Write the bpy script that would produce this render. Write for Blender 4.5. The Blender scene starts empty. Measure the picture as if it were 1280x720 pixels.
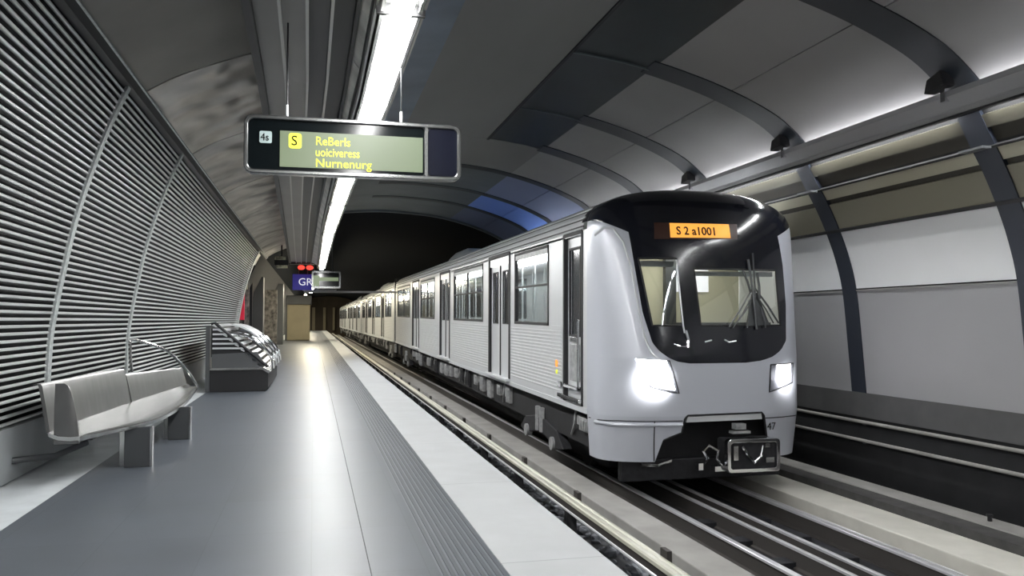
import bpy, math, random
from mathutils import Vector, Matrix
random.seed(7)
SC = bpy.context.scene
COL = SC.collection
PI = math.pi

# ------------------------------------------------------------------ materials
def mat(name, col, rough=.5, metal=0., emit=None, estr=0., noise=None, bump=None, spec=None, coat=0.):
    m = bpy.data.materials.new(name); m.use_nodes = True
    nt = m.node_tree; b = nt.nodes['Principled BSDF']
    b.inputs['Base Color'].default_value = (*col, 1)
    b.inputs['Roughness'].default_value = rough
    b.inputs['Metallic'].default_value = metal
    if spec is not None: b.inputs['Specular IOR Level'].default_value = spec
    if coat: b.inputs['Coat Weight'].default_value = coat; b.inputs['Coat Roughness'].default_value = .08
    if emit: b.inputs['Emission Color'].default_value = (*emit, 1); b.inputs['Emission Strength'].default_value = estr
    if noise or bump:
        tc = nt.nodes.new('ShaderNodeTexCoord')
    if noise:                      # (scale, amount, stretch(xyz))
        sc, amt, st = noise
        mp = nt.nodes.new('ShaderNodeMapping'); mp.inputs['Scale'].default_value = st
        n = nt.nodes.new('ShaderNodeTexNoise'); n.inputs['Scale'].default_value = sc; n.inputs['Detail'].default_value = 5
        r = nt.nodes.new('ShaderNodeMapRange'); r.inputs[1].default_value = .3; r.inputs[2].default_value = .7
        r.inputs[3].default_value = 1-amt; r.inputs[4].default_value = 1+amt
        mx = nt.nodes.new('ShaderNodeVectorMath'); mx.operation = 'SCALE'; mx.inputs[0].default_value = col
        nt.links.new(tc.outputs['Object'], mp.inputs[0]); nt.links.new(mp.outputs[0], n.inputs['Vector'])
        nt.links.new(n.outputs[0], r.inputs[0]); nt.links.new(r.outputs[0], mx.inputs['Scale'])
        nt.links.new(mx.outputs[0], b.inputs['Base Color'])
    if bump:                       # (scale, strength, distance)
        n2 = nt.nodes.new('ShaderNodeTexNoise'); n2.inputs['Scale'].default_value = bump[0]; n2.inputs['Detail'].default_value = bump[3] if len(bump)>3 else 4
        bp = nt.nodes.new('ShaderNodeBump'); bp.inputs['Strength'].default_value = bump[1]; bp.inputs['Distance'].default_value = bump[2]
        nt.links.new(tc.outputs['Object'], n2.inputs['Vector']); nt.links.new(n2.outputs[0], bp.inputs['Height'])
        nt.links.new(bp.outputs[0], b.inputs['Normal'])
    return m

def glass(name, tint=(.8,.85,.88), through=.75, rough=.03):
    m = bpy.data.materials.new(name); m.use_nodes = True
    nt = m.node_tree; nt.nodes.clear()
    o = nt.nodes.new('ShaderNodeOutputMaterial'); mx = nt.nodes.new('ShaderNodeMixShader')
    t = nt.nodes.new('ShaderNodeBsdfTransparent'); g = nt.nodes.new('ShaderNodeBsdfGlossy')
    t.inputs[0].default_value = (*tint, 1); g.inputs[0].default_value = (.9,.93,.97,1); g.inputs['Roughness'].default_value = rough
    mx.inputs[0].default_value = 1-through
    nt.links.new(t.outputs[0], mx.inputs[1]); nt.links.new(g.outputs[0], mx.inputs[2]); nt.links.new(mx.outputs[0], o.inputs[0])
    return m

def tile_mat(name, col, mortar, bw, bh, msize, rough, coat=0., offset=0., noise_amt=.12):
    m = mat(name, col, rough, coat=coat)
    nt = m.node_tree; b = nt.nodes['Principled BSDF']
    tc = nt.nodes.new('ShaderNodeTexCoord'); br = nt.nodes.new('ShaderNodeTexBrick')
    br.offset = offset; br.squash = 1
    br.inputs['Scale'].default_value = 1; br.inputs['Brick Width'].default_value = bw; br.inputs['Row Height'].default_value = bh
    br.inputs['Mortar Size'].default_value = msize; br.inputs['Mortar Smooth'].default_value = .1
    c1 = [c*(1+noise_amt*.5) for c in col]; c2 = [c*(1-noise_amt*.5) for c in col]
    br.inputs['Color1'].default_value = (*c1,1); br.inputs['Color2'].default_value = (*c2,1); br.inputs['Mortar'].default_value = (*mortar,1)
    n = nt.nodes.new('ShaderNodeTexNoise'); n.inputs['Scale'].default_value = 2.2; n.inputs['Detail'].default_value = 8
    r = nt.nodes.new('ShaderNodeMapRange'); r.inputs[1].default_value=.3; r.inputs[2].default_value=.7; r.inputs[3].default_value=1-noise_amt; r.inputs[4].default_value=1+noise_amt
    s = nt.nodes.new('ShaderNodeVectorMath'); s.operation='SCALE'
    nt.links.new(tc.outputs['Object'], br.inputs['Vector']); nt.links.new(tc.outputs['Object'], n.inputs['Vector'])
    nt.links.new(n.outputs[0], r.inputs[0]); nt.links.new(br.outputs['Color'], s.inputs[0]); nt.links.new(r.outputs[0], s.inputs['Scale'])
    nt.links.new(s.outputs[0], b.inputs['Base Color'])
    r2 = nt.nodes.new('ShaderNodeMapRange'); r2.inputs[1].default_value=.3; r2.inputs[2].default_value=.7; r2.inputs[3].default_value=rough-.012; r2.inputs[4].default_value=rough+.02
    nt.links.new(n.outputs[0], r2.inputs[0]); nt.links.new(r2.outputs[0], b.inputs['Roughness'])
    return m

M = dict(
 floor = tile_mat('floor_tile', (.073,.083,.100), (.060,.069,.084), .66, 1.05, .004, .41),
 floor_white = tile_mat('pale_stone', (.40,.41,.42), (.27,.28,.29), 2.6, 2.4, .006, .5, noise_amt=.07),
 floor_wall = mat('pale_floor_by_wall', (.55,.58,.60), .5, noise=(3,.12,(1,1,1))),
 tactile = mat('tactile_ridge', (.060,.068,.082), .45),
 tactile_hi = mat('tactile_groove', (.12,.132,.15), .40),
 edge = mat('platform_edge_face', (.03,.032,.035), .8, noise=(6,.3,(1,1,1))),
 satin = mat('satin_steel', (.15,.15,.148), .35, .7, noise=(3,.12,(1,3,1))),
 steel = mat('brushed_steel', (.52,.52,.51), .20, .95, noise=(4,.15,(1,6,1))),
 steel_dark = mat('dark_steel', (.10,.105,.11), .4, .6),
 slat = mat('louvre_slat', (.68,.70,.70), .36, .35),
 slat_back = mat('louvre_backing', (.005,.0055,.0065), .8),
 rib_l = mat('louvre_rib', (.42,.45,.45), .5, .2, noise=(25,.25,(1,1,1))),
 plinth_l = mat('wall_plinth', (.34,.36,.37), .45, .1, noise=(2,.12,(1,1,1))),
 beam_l = mat('louvre_top_beam', (.014,.015,.017), .5, .3),
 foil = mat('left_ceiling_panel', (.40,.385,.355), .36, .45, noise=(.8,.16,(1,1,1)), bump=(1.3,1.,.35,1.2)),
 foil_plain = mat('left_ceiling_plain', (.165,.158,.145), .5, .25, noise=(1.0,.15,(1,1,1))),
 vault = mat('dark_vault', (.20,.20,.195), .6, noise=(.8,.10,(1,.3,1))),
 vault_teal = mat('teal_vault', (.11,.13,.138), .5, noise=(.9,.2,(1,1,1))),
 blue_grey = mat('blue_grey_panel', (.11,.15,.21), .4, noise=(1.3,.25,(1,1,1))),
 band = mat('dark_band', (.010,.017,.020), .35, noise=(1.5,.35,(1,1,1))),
 panel = mat('ceiling_panel', (.285,.28,.275), .6, noise=(.9,.05,(1,1,1))),
 panel_blue1 = mat('ceiling_panel_blue_grey', (.22,.26,.40), .6),
 panel_blue = mat('ceiling_panel_blue', (.20,.34,.80), .6),
 panel_slate = mat('ceiling_panel_slate', (.15,.18,.28), .6),
 rib = mat('arch_rib', (.019,.024,.031), .5),
 rib_blue = mat('wall_rib', (.020,.025,.038), .5),
 black = mat('unlit_black', (.008,.0095,.012), .95, spec=.05),  # tunnel lining; the unlit darkness is put into the colour
 white_panel = mat('white_wall_panel', (.80,.81,.82), .45, noise=(.5,.03,(1,1,1))),
 grey_panel = mat('grey_wall_panel', (.33,.33,.34), .5, noise=(.5,.05,(1,1,1))),
 gold_top = mat('champagne_dimmed', (.055,.052,.038), .42, .25),  # champagne darkened in the colour to offset the light of the washers
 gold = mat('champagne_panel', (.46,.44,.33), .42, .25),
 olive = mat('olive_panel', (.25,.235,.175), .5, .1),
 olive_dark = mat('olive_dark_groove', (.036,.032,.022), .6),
 ledge = mat('ledge_face', (.36,.36,.365), .5, .2),
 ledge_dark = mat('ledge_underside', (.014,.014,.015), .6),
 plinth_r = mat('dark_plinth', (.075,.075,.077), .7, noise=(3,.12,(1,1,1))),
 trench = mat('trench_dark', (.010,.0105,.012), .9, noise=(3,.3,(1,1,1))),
 trackbed = mat('track_concrete', (.014,.015,.019), .6, noise=(3,.35,(1,1,1)), bump=(12,.4,.02)),
 kerb = mat('kerb_concrete', (.27,.262,.25), .8, noise=(2.5,.15,(1,1,1))),
 kerb_light = mat('kerb_pale', (.60,.585,.53), .75, noise=(2.5,.10,(1,1,1))),
 kerb_mid = mat('kerb_grey', (.055,.054,.053), .85, noise=(6,.25,(1,1,1))),
 rock = mat('ballast_rock', (.16,.17,.19), .7, noise=(9,.5,(1,1,1))),
 rail = mat('rail_steel', (.80,.80,.82), .32, .6),
 rail_side = mat('rail_rust', (.05,.045,.042), .7, .3),
 conduit = mat('conductor_cover', (.36,.355,.29), .4, .1, noise=(5,.18,(1,.3,1))),
 silver = mat('train_silver', (.56,.58,.64), .32, .2, coat=.2),
 silver_side = mat('train_side_silver', (.62,.635,.65), .36, .3),
 silver_light = mat('train_light_silver', (.70,.72,.74), .28, .3),
 hood = mat('cab_black', (.009,.010,.015), .16, coat=.4),
 rubber = mat('black_rubber', (.012,.012,.014), .6),
 under = mat('underframe_dark', (.005,.005,.0065), .7, noise=(5,.4,(1,1,1))),
 equip = mat('equipment_grey', (.36,.365,.37), .45, .4, noise=(14,.25,(1,1,1))),
 equip_dark = mat('equipment_dark', (.022,.022,.025), .6, .3, noise=(14,.3,(1,1,1))),
 chrome = mat('chrome', (.75,.75,.77), .12, 1.),
 cream = mat('cab_interior_cream', (.58,.56,.42), .6),
 interior = mat('car_interior', (.50,.50,.47), .6),
 seatblue = mat('seat_dark', (.05,.06,.08), .7),
 glass = glass('cab_glass', (.86,.90,.88), .86),
 glass_side = glass('side_window_glass', (.62,.66,.68), .68, .10),
 glass_dark = mat('door_glass', (.05,.055,.06), .12, .3),
 light = mat('fluorescent_diffuser', (.9,.9,.9), .5, emit=(1,1,.985), estr=58),
 light_cab = mat('cab_lamp', (.9,.9,.85), .5, emit=(1,.97,.88), estr=10),
 light_in = mat('interior_lamp', (.9,.9,.85), .5, emit=(1,.97,.90), estr=26),
 cove = mat('cove_lamp', (.9,.9,.9), .5, emit=(.95,.95,1), estr=18),
 down = mat('added_washer_lamp', (.9,.9,.9), .5, emit=(.98,.99,1), estr=62),
 warm = mat('warm_fill_lamp', (.9,.8,.6), .5, emit=(1,.90,.68), estr=60),
 head = mat('headlight_lens', (.9,.9,1), .3, emit=(.97,.98,1), estr=14),
 head_r = mat('headlight_lens_right', (.9,.9,1), .3, emit=(1,.93,.90), estr=7),
 lens = mat('headlight_housing', (.30,.31,.35), .15, .4),
 amber = mat('amber_display', (.4,.18,.02), .5, emit=(1,.42,.07), estr=.85),
 amber_dim = mat('amber_display_dim', (.03,.015,.012), .4, emit=(.9,.3,.15), estr=.008),
 amber_txt = mat('amber_display_text', (.05,.02,.005), .6),
 orange = mat('orange_marker', (.8,.25,.03), .4, emit=(1,.35,.05), estr=.7),
 lcd = mat('lcd_green', (.035,.045,.03), .35, emit=(.30,.38,.21), estr=.46),
 lcd_txt = mat('lcd_yellow', (.5,.55,.03), .5, emit=(.80,.82,.07), estr=.70),
 sign_black = mat('sign_black', (.004,.006,.007), .12, spec=.3),
 sign_blue = mat('sign_navy', (.006,.007,.014), .2, spec=.3),
 sign_icon = mat('sign_icon_tile', (.32,.40,.40), .5, emit=(.5,.6,.6), estr=.12),
 sign_frame = mat('sign_frame', (.20,.205,.205), .25, .9),
 bluesign = mat('blue_sign', (.02,.015,.16), .5, emit=(.05,.04,.35), estr=.25),
 whitetxt = mat('white_lettering', (.8,.8,.8), .5, emit=(.8,.8,.9), estr=.6),
 red = mat('red_panel', (.60,.01,.045), .5, emit=(.6,.01,.04), estr=.15),
 redlamp = mat('red_lamp', (.7,.03,.02), .5, emit=(1,.06,.04), estr=1.2),
 tan = mat('tan_kiosk', (.30,.26,.17), .6, noise=(1,.1,(1,1,1))),
 brown = mat('end_wall_brown', (.075,.058,.040), .7, noise=(.6,.3,(1,1,.3))),
 tray_a = mat('channel_mid_grey', (.155,.152,.148), .4, .4, noise=(.8,.15,(1,1,1))),
 tray_b = mat('channel_dark', (.018,.018,.019), .5, .2),
 tray_c = mat('channel_charcoal', (.055,.055,.058), .5, .3),
 tray_l = mat('channel_bright_edge', (.40,.40,.39), .35, .5),
 reflector = mat('reflector_panel', (.60,.59,.56), .4, .3, noise=(2.2,.4,(.3,1,1))),
 column = mat('grey_column', (.09,.094,.10), .6, .1, noise=(1,.1,(1,1,1))),
 door_dark = mat('dark_doorway', (.012,.012,.014), .7),
 poster = mat('poster_cream', (.35,.34,.24), .6, noise=(7,.9,(1,1,1))),
 clutter = mat('noticeboard', (.13,.12,.11), .6, noise=(5,.9,(1,1,1))),
 wiper = mat('wiper_metal', (.10,.105,.11), .35, .5),
)

# ------------------------------------------------------------------ mesh builder
class MB:
    def __init__(s): s.v=[]; s.f=[]
    def add(s, vs, fs):
        n=len(s.v); s.v += [tuple(p) for p in vs]; s.f += [tuple(i+n for i in f) for f in fs]; return s
    def box(s, x0,x1,y0,y1,z0,z1):
        v=[(x0,y0,z0),(x1,y0,z0),(x1,y1,z0),(x0,y1,z0),(x0,y0,z1),(x1,y0,z1),(x1,y1,z1),(x0,y1,z1)]
        return s.add(v,[(0,3,2,1),(4,5,6,7),(0,1,5,4),(1,2,6,5),(2,3,7,6),(3,0,4,7)])
    def grid(s, rows, closed=False):
        n=len(rows[0]); vs=[p for r in rows for p in r]; fs=[]
        for i in range(len(rows)-1):
            for j in range(n if closed else n-1):
                k=(j+1)%n; fs.append((i*n+j,i*n+k,(i+1)*n+k,(i+1)*n+j))
        return s.add(vs,fs)
    def prism(s, poly, a0, a1, axis='y', caps=True):
        # poly: list of 2D pts (x,z) for axis y, (y,z) for axis x, (x,y) for axis z
        def P(p,a): return (p[0],a,p[1]) if axis=='y' else ((a,p[0],p[1]) if axis=='x' else (p[0],p[1],a))
        n=len(poly); vs=[P(p,a0) for p in poly]+[P(p,a1) for p in poly]
        fs=[(i,(i+1)%n,n+(i+1)%n,n+i) for i in range(n)]
        if caps: fs += [tuple(range(n-1,-1,-1)), tuple(range(n,2*n))]
        return s.add(vs,fs)
    def tube(s, pts, r, n=8, caps=True):
        pts=[Vector(p) for p in pts]; rows=[]
        up=None
        for i,p in enumerate(pts):
            d=(pts[min(i+1,len(pts)-1)]-pts[max(i-1,0)]).normalized()
            if up is None: up=Vector((0,0,1)) if abs(d.z)<.9 else Vector((1,0,0))
            a=d.cross(up).normalized(); b=a.cross(d).normalized(); up=b
            rr = r[i] if isinstance(r,(list,tuple)) else r
            rows.append([tuple(p+a*math.cos(2*PI*k/n)*rr+b*math.sin(2*PI*k/n)*rr) for k in range(n)])
        s.grid(rows, True)
        if caps:
            m=len(s.v)-n*len(rows)
            s.f.append(tuple(m+k for k in range(n))); s.f.append(tuple(m+n*(len(rows)-1)+k for k in range(n-1,-1,-1)))
        return s
    def sheet(s, rows, t, nrm=None):
        # thick sheet: rows grid offset by vector t
        t=Vector(t); back=[[tuple(Vector(p)+t) for p in r] for r in rows]
        loop=lambda R:[R[0][j] for j in range(len(R[0]))]+[R[i][-1] for i in range(1,len(R))]+[R[-1][j] for j in range(len(R[0])-2,-1,-1)]+[R[i][0] for i in range(len(R)-2,0,-1)]
        s.grid(rows); s.grid([list(reversed(r)) for r in back]); s.grid([loop(rows),loop(back)],True)
        return s
    def build(s, name, m, parent=None, smooth=False, bevel=0, org=None, angle=35):
        o=(parent.get('_w') if parent else None)
        w=Vector(parent['_w']) if parent and '_w' in parent else Vector((0,0,0))
        if org is not None: w=Vector(org)
        me=bpy.data.meshes.new(name)
        me.from_pydata([tuple(Vector(p)-w) for p in s.v],[],s.f); me.validate(); me.update()
        ob=bpy.data.objects.new(name,me); COL.objects.link(ob); me.materials.append(m)
        if parent: ob.parent=parent; ob['_w']=tuple(w)
        elif org is not None: ob.location=w; ob['_w']=tuple(w)
        else: ob['_w']=(0,0,0)
        import bmesh
        b=bmesh.new(); b.from_mesh(me); bmesh.ops.recalc_face_normals(b,faces=b.faces)
        if smooth:
            for f in b.faces: f.smooth=True
            for e in b.edges:
                if len(e.link_faces)==2 and e.calc_face_angle(0)>math.radians(angle): e.smooth=False
        b.to_mesh(me); b.free()
        if bevel:
            mod=ob.modifiers.new('bevel','BEVEL'); mod.width=bevel; mod.segments=2; mod.limit_method='ANGLE'
        return ob

def tag(o, label=None, cat=None, group=None, kind=None):
    if label: o['label']=label
    if cat: o['category']=cat
    if group: o['group']=group
    if kind: o['kind']=kind
    return o
def empty(name, loc):
    o=bpy.data.objects.new(name,None); COL.objects.link(o); o.location=loc; o['_w']=tuple(loc); o.empty_display_size=.2; return o
def struct(name, mb, m, parent=None, **k):
    o=mb.build(name,m,parent,**k)
    if parent is None: o['kind']='structure'
    return o
def text_mesh(name, s, size, m, parent, origin, right, up, depth=.004, align='LEFT', sx=1., fat=0.):
    cu=bpy.data.curves.new(name+'_c','FONT'); cu.body=s; cu.size=size; cu.extrude=depth/2; cu.align_x=align
    cu.resolution_u=3; cu.offset=fat
    t=bpy.data.objects.new(name+'_t',cu); COL.objects.link(t)
    dg=bpy.context.evaluated_depsgraph_get(); dg.update()
    me=bpy.data.meshes.new_from_object(t.evaluated_get(dg)); bpy.data.objects.remove(t)
    R=Vector(right).normalized(); U=Vector(up).normalized(); N=R.cross(U)
    w=Vector(parent['_w']); O=Vector(origin)
    for v in me.vertices:
        c=v.co; p=O+R*c.x*sx+U*c.y+N*c.z; v.co=p-w
    me.materials.clear(); me.materials.append(m); me.name=name
    o=bpy.data.objects.new(name,me); COL.objects.link(o); o.parent=parent; o['_w']=tuple(w); return o
def lerp_tab(tab,t):
    if t<=tab[0][0]: return tab[0][1]
    for (a,b),(c,d) in zip(tab,tab[1:]):
        if t<=c: return b+(d-b)*(t-a)/(c-a)
    return tab[-1][1]
def copy_tree(o,parent=None):
    c=o.copy(); COL.objects.link(c); c.parent=parent
    for ch in [x for x in KIDS.get(o.name,[])]: copy_tree(ch,c)
    return c
def index_kids():
    KIDS.clear()
    for o in bpy.data.objects:
        if o.parent: KIDS.setdefault(o.parent.name,[]).append(o)
KIDS={}

YN, YE, YF = -12.0, 24.8, 118.0     # near end, end of the finished hall, far end

# ------------------------------------------------------------------ vault section
SEC_R = [(7.0,.50),(6.95,1.1),(6.88,1.83),(6.78,2.25),(6.65,2.60),(6.50,2.92),(6.34,3.20),(6.2,3.46),(6.07,3.68),(5.75,3.96),(5.40,4.15),(4.95,4.33),(4.5,4.47),(4.07,4.58),(3.6,4.67),(3.05,4.73),(2.2,4.78),(1.5,4.765),(.7,4.70)]
SEC_L = [(-2.6,.50),(-2.58,1.2),(-2.53,1.6),(-2.46,2.0),(-2.36,2.5),(-2.22,3.0),(-2.07,3.45),(-1.88,3.90)]
SEC_C = [(-1.88,3.92),(-1.55,4.13),(-1.1,4.33),(-.62,4.50),(0,4.62),(.7,4.70)]
def seg_between(sec, x0, x1):     # sub-polyline of a section between two X values (section monotone in X)
    s=sorted(sec); out=[]
    def zat(x): return lerp_tab(s,x)
    xs=sorted(set([x0,x1]+[p[0] for p in s if x0<p[0]<x1]))
    return [(x,zat(x)) for x in xs]
def smooth_sec(pts, n=4):         # Catmull-Rom resample
    P=[pts[0]]+list(pts)+[pts[-1]]; out=[]
    for i in range(1,len(P)-2):
        for k in range(n):
            t=k/n; a,b,c,d=P[i-1],P[i],P[i+1],P[i+2]
            out.append(tuple(.5*((2*b[j])+(-a[j]+c[j])*t+(2*a[j]-5*b[j]+4*c[j]-d[j])*t*t+(-a[j]+3*b[j]-3*c[j]+d[j])*t**3) for j in (0,1)))
    out.append(tuple(pts[-1])); return out
def shell(mb, pts, y0, y1, t0=0., t1=.06):
    # strip following the section, from offset t0 (towards the hall, negative) to t1 outward
    n=len(pts); a=[];b=[]
    for i,p in enumerate(pts):
        q0=pts[max(i-1,0)]; q1=pts[min(i+1,n-1)]; dx,dz=q1[0]-q0[0],q1[1]-q0[1]; L=math.hypot(dx,dz) or 1
        nx,nz=-dz/L,dx/L
        if nx*(p[0]-2.2)+nz*(p[1]-1.5)<0: nx,nz=-nx,-nz
        a.append((p[0]+nx*t0,p[1]+nz*t0)); b.append((p[0]+nx*t1,p[1]+nz*t1))
    poly=a+b[::-1]
    N=len(poly); vs=[(p[0],y0,p[1]) for p in poly]+[(p[0],y1,p[1]) for p in poly]
    fs=[(i,(i+1)%N,N+(i+1)%N,N+i) for i in range(N)]
    for off in (0,N):
        for i in range(n-1): fs.append((off+i,off+i+1,off+N-2-i,off+N-1-i))
    return mb.add(vs,fs)
SR=smooth_sec(SEC_R); SL=smooth_sec(SEC_L,6); SCL=smooth_sec(SEC_C)
RIBS=[-1.8,1.0,3.8,6.62,9.41,12.1,14.35,17.0,19.8,22.1]
RW=.14

# ceiling: structure with its panels, ribs
ceil=tag(empty('ceiling',(2.2,YN,4.7)),kind='structure')
bounds=[YN]+RIBS[1:]+[YE]
for i in range(len(bounds)-1):
    y0,y1=bounds[i],bounds[i+1]
    m=M['panel']
    if y0>=18 : m=M['panel_blue'] if y0<21 else M['panel_slate']
    if 16.5<y0<18: m=M['panel_blue1']
    g=.008
    shell(MB(),seg_between(SR,5.03+.006,6.07),y0+g,y1-g).build('ceiling_panel',m,ceil,smooth=True)
    shell(MB(),seg_between(SR,4.07,5.03-.006),y0+g,y1-g).build('ceiling_panel',m,ceil,smooth=True)
shell(MB(),seg_between(SR,4.05,6.1),YN,YE,.065,.12).build('panel_backing',M['ledge_dark'],ceil,smooth=True)
for y in RIBS[1:]:
    shell(MB(),seg_between(SR,4.0 if y<14.5 else 1.5,6.08),y-(.30 if y<16 else .18),y+RW,-.012,.02).build('ceiling_rib',M['rib'],ceil,smooth=True)
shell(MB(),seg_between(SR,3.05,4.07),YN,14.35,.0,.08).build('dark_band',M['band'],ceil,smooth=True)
for y in RIBS[1:6]:
    shell(MB(),seg_between(SR,3.05,4.05),y-.03,y+.0,-.02,.02).build('band_joint',M['vault_teal'],ceil,smooth=True)
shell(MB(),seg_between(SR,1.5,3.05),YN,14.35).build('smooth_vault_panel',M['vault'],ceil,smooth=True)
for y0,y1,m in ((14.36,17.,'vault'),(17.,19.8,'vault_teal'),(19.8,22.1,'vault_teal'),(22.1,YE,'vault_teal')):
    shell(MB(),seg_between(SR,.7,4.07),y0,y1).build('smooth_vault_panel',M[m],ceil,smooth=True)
shell(MB(),seg_between(SR,.7,1.5),YN,14.36).build('blue_grey_panel',M['blue_grey'],ceil,smooth=True)
shell(MB(),seg_between(SR,3.02,3.06),YN,14.36,-.02,.03).build('band_edge_trim',M['beam_l'],ceil,smooth=True)
# left metal ceiling, one panel per bay
lb=[YN,9.6,13.1,17.3,21.5,26.,30.,34.]
for i in range(len(lb)-1):
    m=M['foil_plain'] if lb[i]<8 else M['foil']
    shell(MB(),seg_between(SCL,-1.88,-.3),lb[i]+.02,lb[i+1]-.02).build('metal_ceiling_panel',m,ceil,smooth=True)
shell(MB(),seg_between(SCL,-1.9,-.28),YN,34,.05,.1).build('panel_backing',M['ledge_dark'],ceil,smooth=True)
shell(MB(),seg_between(SCL,-.3,.7),YN,34,.0,.06).build('ceiling_over_channel',M['ledge_dark'],ceil,smooth=True)
# hall end ring then bored tunnel, coloured black for its lack of light
shell(MB(),seg_between(SR,.7,6.07),YE,YE+.12,-.06,.3).build('end_ring',M['vault_teal'],ceil,smooth=True)
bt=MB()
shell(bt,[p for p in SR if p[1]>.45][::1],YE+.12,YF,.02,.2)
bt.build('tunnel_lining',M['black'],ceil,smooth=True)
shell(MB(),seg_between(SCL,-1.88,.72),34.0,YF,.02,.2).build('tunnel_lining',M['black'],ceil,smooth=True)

# ------------------------------------------------------------------ right wall
wr=tag(empty('wall_right',(7,YN,0)),kind='structure')
def wall_strip(z0,z1): return [p for p in smooth_sec(SEC_R,10) if z0<=p[1]<=z1 and p[0]>6]
def strip(z0,z1):
    s=sorted([(p[1],p[0]) for p in SR if p[0]>5.9])
    zs=[z0]+[q[0] for q in s if z0<q[0]<z1]+[z1]
    return [(lerp_tab(s,z),z) for z in zs]
wb=[YN]+RIBS[1:]+[YE]
for i in range(len(wb)-1):
    y0,y1=wb[i]+.006,wb[i+1]-.006
    shell(MB(),strip(1.86,2.60),y0,y1).build('white_panel',M['white_panel'],wr,smooth=True)
    shell(MB(),strip(.50,1.83),y0,y1).build('grey_panel',M['grey_panel'],wr,smooth=True)
shell(MB(),strip(1.80,1.87),YN,YE,.03,.09).build('panel_gap',M['trench'],wr)
shell(MB(),strip(1.825,1.842),YN,YE,-.012,.02).build('panel_joint_trim',M['panel'],wr)
shell(MB(),strip(2.60,2.635),YN,YE,-.03,.05).build('shadow_gap_trim',M['ledge_dark'],wr)
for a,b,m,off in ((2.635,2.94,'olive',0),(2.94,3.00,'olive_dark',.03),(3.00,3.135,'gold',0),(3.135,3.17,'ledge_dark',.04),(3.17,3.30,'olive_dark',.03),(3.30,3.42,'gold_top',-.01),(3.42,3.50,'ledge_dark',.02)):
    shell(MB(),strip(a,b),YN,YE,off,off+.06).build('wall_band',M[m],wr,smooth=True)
shell(MB(),strip(3.13,3.15),YN,YE,-.05,.02).build('wall_band_lip',M['ledge_dark'],wr)
for y in RIBS[1:]:
    shell(MB(),strip(.50,3.46),y-RW,y+RW,-.015,.03).build('wall_rib',M['rib_blue'],wr,smooth=True)
    MB().box(6.22,6.32,y-RW,y+RW+.03,3.10,3.125).build('rib_bracket',M['column'],wr)
# plinth and recess under it
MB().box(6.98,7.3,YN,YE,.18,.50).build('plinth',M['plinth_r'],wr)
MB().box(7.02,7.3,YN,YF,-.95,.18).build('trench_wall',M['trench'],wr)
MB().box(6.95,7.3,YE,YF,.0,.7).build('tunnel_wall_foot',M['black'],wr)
# ledge (cove gutter) - trough along the wall
ledge=tag(empty('trim_1',(6.05,YN,3.6)),kind='structure')
MB().prism([(6.28,3.47),(6.02,3.515),(5.93,3.60),(5.93,3.64),(6.03,3.56),(6.28,3.53)],YN,YE).build('ledge_trough',M['ledge'],ledge)
MB().prism([(5.915,3.655),(5.915,3.60),(6.02,3.50),(6.10,3.485),(6.10,3.50),(6.02,3.52),(5.94,3.61),(5.94,3.655)],YN,YE).build('ledge_lip',M['ledge'],ledge)
MB().prism([(6.10,3.482),(6.30,3.45),(6.30,3.47),(6.10,3.50)],YN,YE).build('ledge_underside',M['ledge_dark'],ledge)

# ------------------------------------------------------------------ left wall
wl=tag(empty('wall_left',(-2.6,YN,0)),kind='structure')
LRIB=[-8.,-3.,1.96,5.52,9.09,12.65,30.0]
# resample section by arc length
def resample(pts,step):
    out=[];acc=0;nxt=step/2
    for (a,b) in zip(pts,pts[1:]):
        L=math.hypot(b[0]-a[0],b[1]-a[1])
        while acc+L>=nxt:
            t=(nxt-acc)/L; out.append(((a[0]+(b[0]-a[0])*t,a[1]+(b[1]-a[1])*t),((b[0]-a[0])/L,(b[1]-a[1])/L))); nxt+=step
        acc+=L
    return out
slp=resample(SL,.066)
yb=[YN]+LRIB[1:]
for i in range(len(yb)-1):
    y0,y1=yb[i],yb[i+1]; mb=MB()
    for (p,t) in slp:
        nx,nz=t[1],-t[0]     # towards the hall (+x)
        if nx<0: nx,nz=-nx,-nz
        w,h=.032,.0122
        q=[(p[0]+nx*a+t[0]*b, p[1]+nz*a+t[1]*b) for a,b in ((-w,-h),(-.008,-h*1.05),(0,-h*.5),(0,h*.5),(-.008,h*1.05),(-w,h))]
        mb.prism(q,y0,y1)
    mb.build('louvre_slats',M['slat'],wl)
    shell(MB(),SL,y0+.0,y1-.0,.09,.16).build('louvre_backing',M['slat_back'],wl,smooth=True)
for y in LRIB[1:]:
    w=.055 if y<29 else .22
    shell(MB(),SL,y-w,y+w,-.018,.012 if y<29 else .10).build('louvre_rib',M['rib_l'],wl,smooth=True)
MB().prism([(-1.93,3.85),(-1.86,3.87),(-1.82,3.93),(-1.84,3.97),(-1.98,3.97)],YN,34).build('top_beam',M['beam_l'],wl)
MB().prism([(-1.815,3.925),(-1.795,3.93),(-1.80,3.955),(-1.825,3.955)],YN,34).build('top_beam_edge',M['rib_l'],wl)
MB().prism([(-2.64,0),(-2.60,.02),(-2.575,.5),(-2.80,.5),(-2.80,0)],YN,30.2).build('plinth',M['plinth_l'],wl)
# beyond the louvres: plain dark wall with pilasters and a lining
MB().prism([(-2.75,0),(-2.70,1.5),(-2.5,2.6),(-1.9,3.92),(-2.2,4.1),(-3.0,2.6),(-3.1,0)],31.6,YF).build('plain_wall',M['trench'],wl)
MB().box(-3.1,-2.95,30.2,31.6,0,3.2).build('recess_back',M['column'],wl)
MB().prism([(-2.12,3.47),(-1.9,3.92),(-2.2,4.1),(-3.1,3.8),(-3.1,3.47)],30.2,31.6).build('recess_head',M['steel_dark'],wl)

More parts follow.
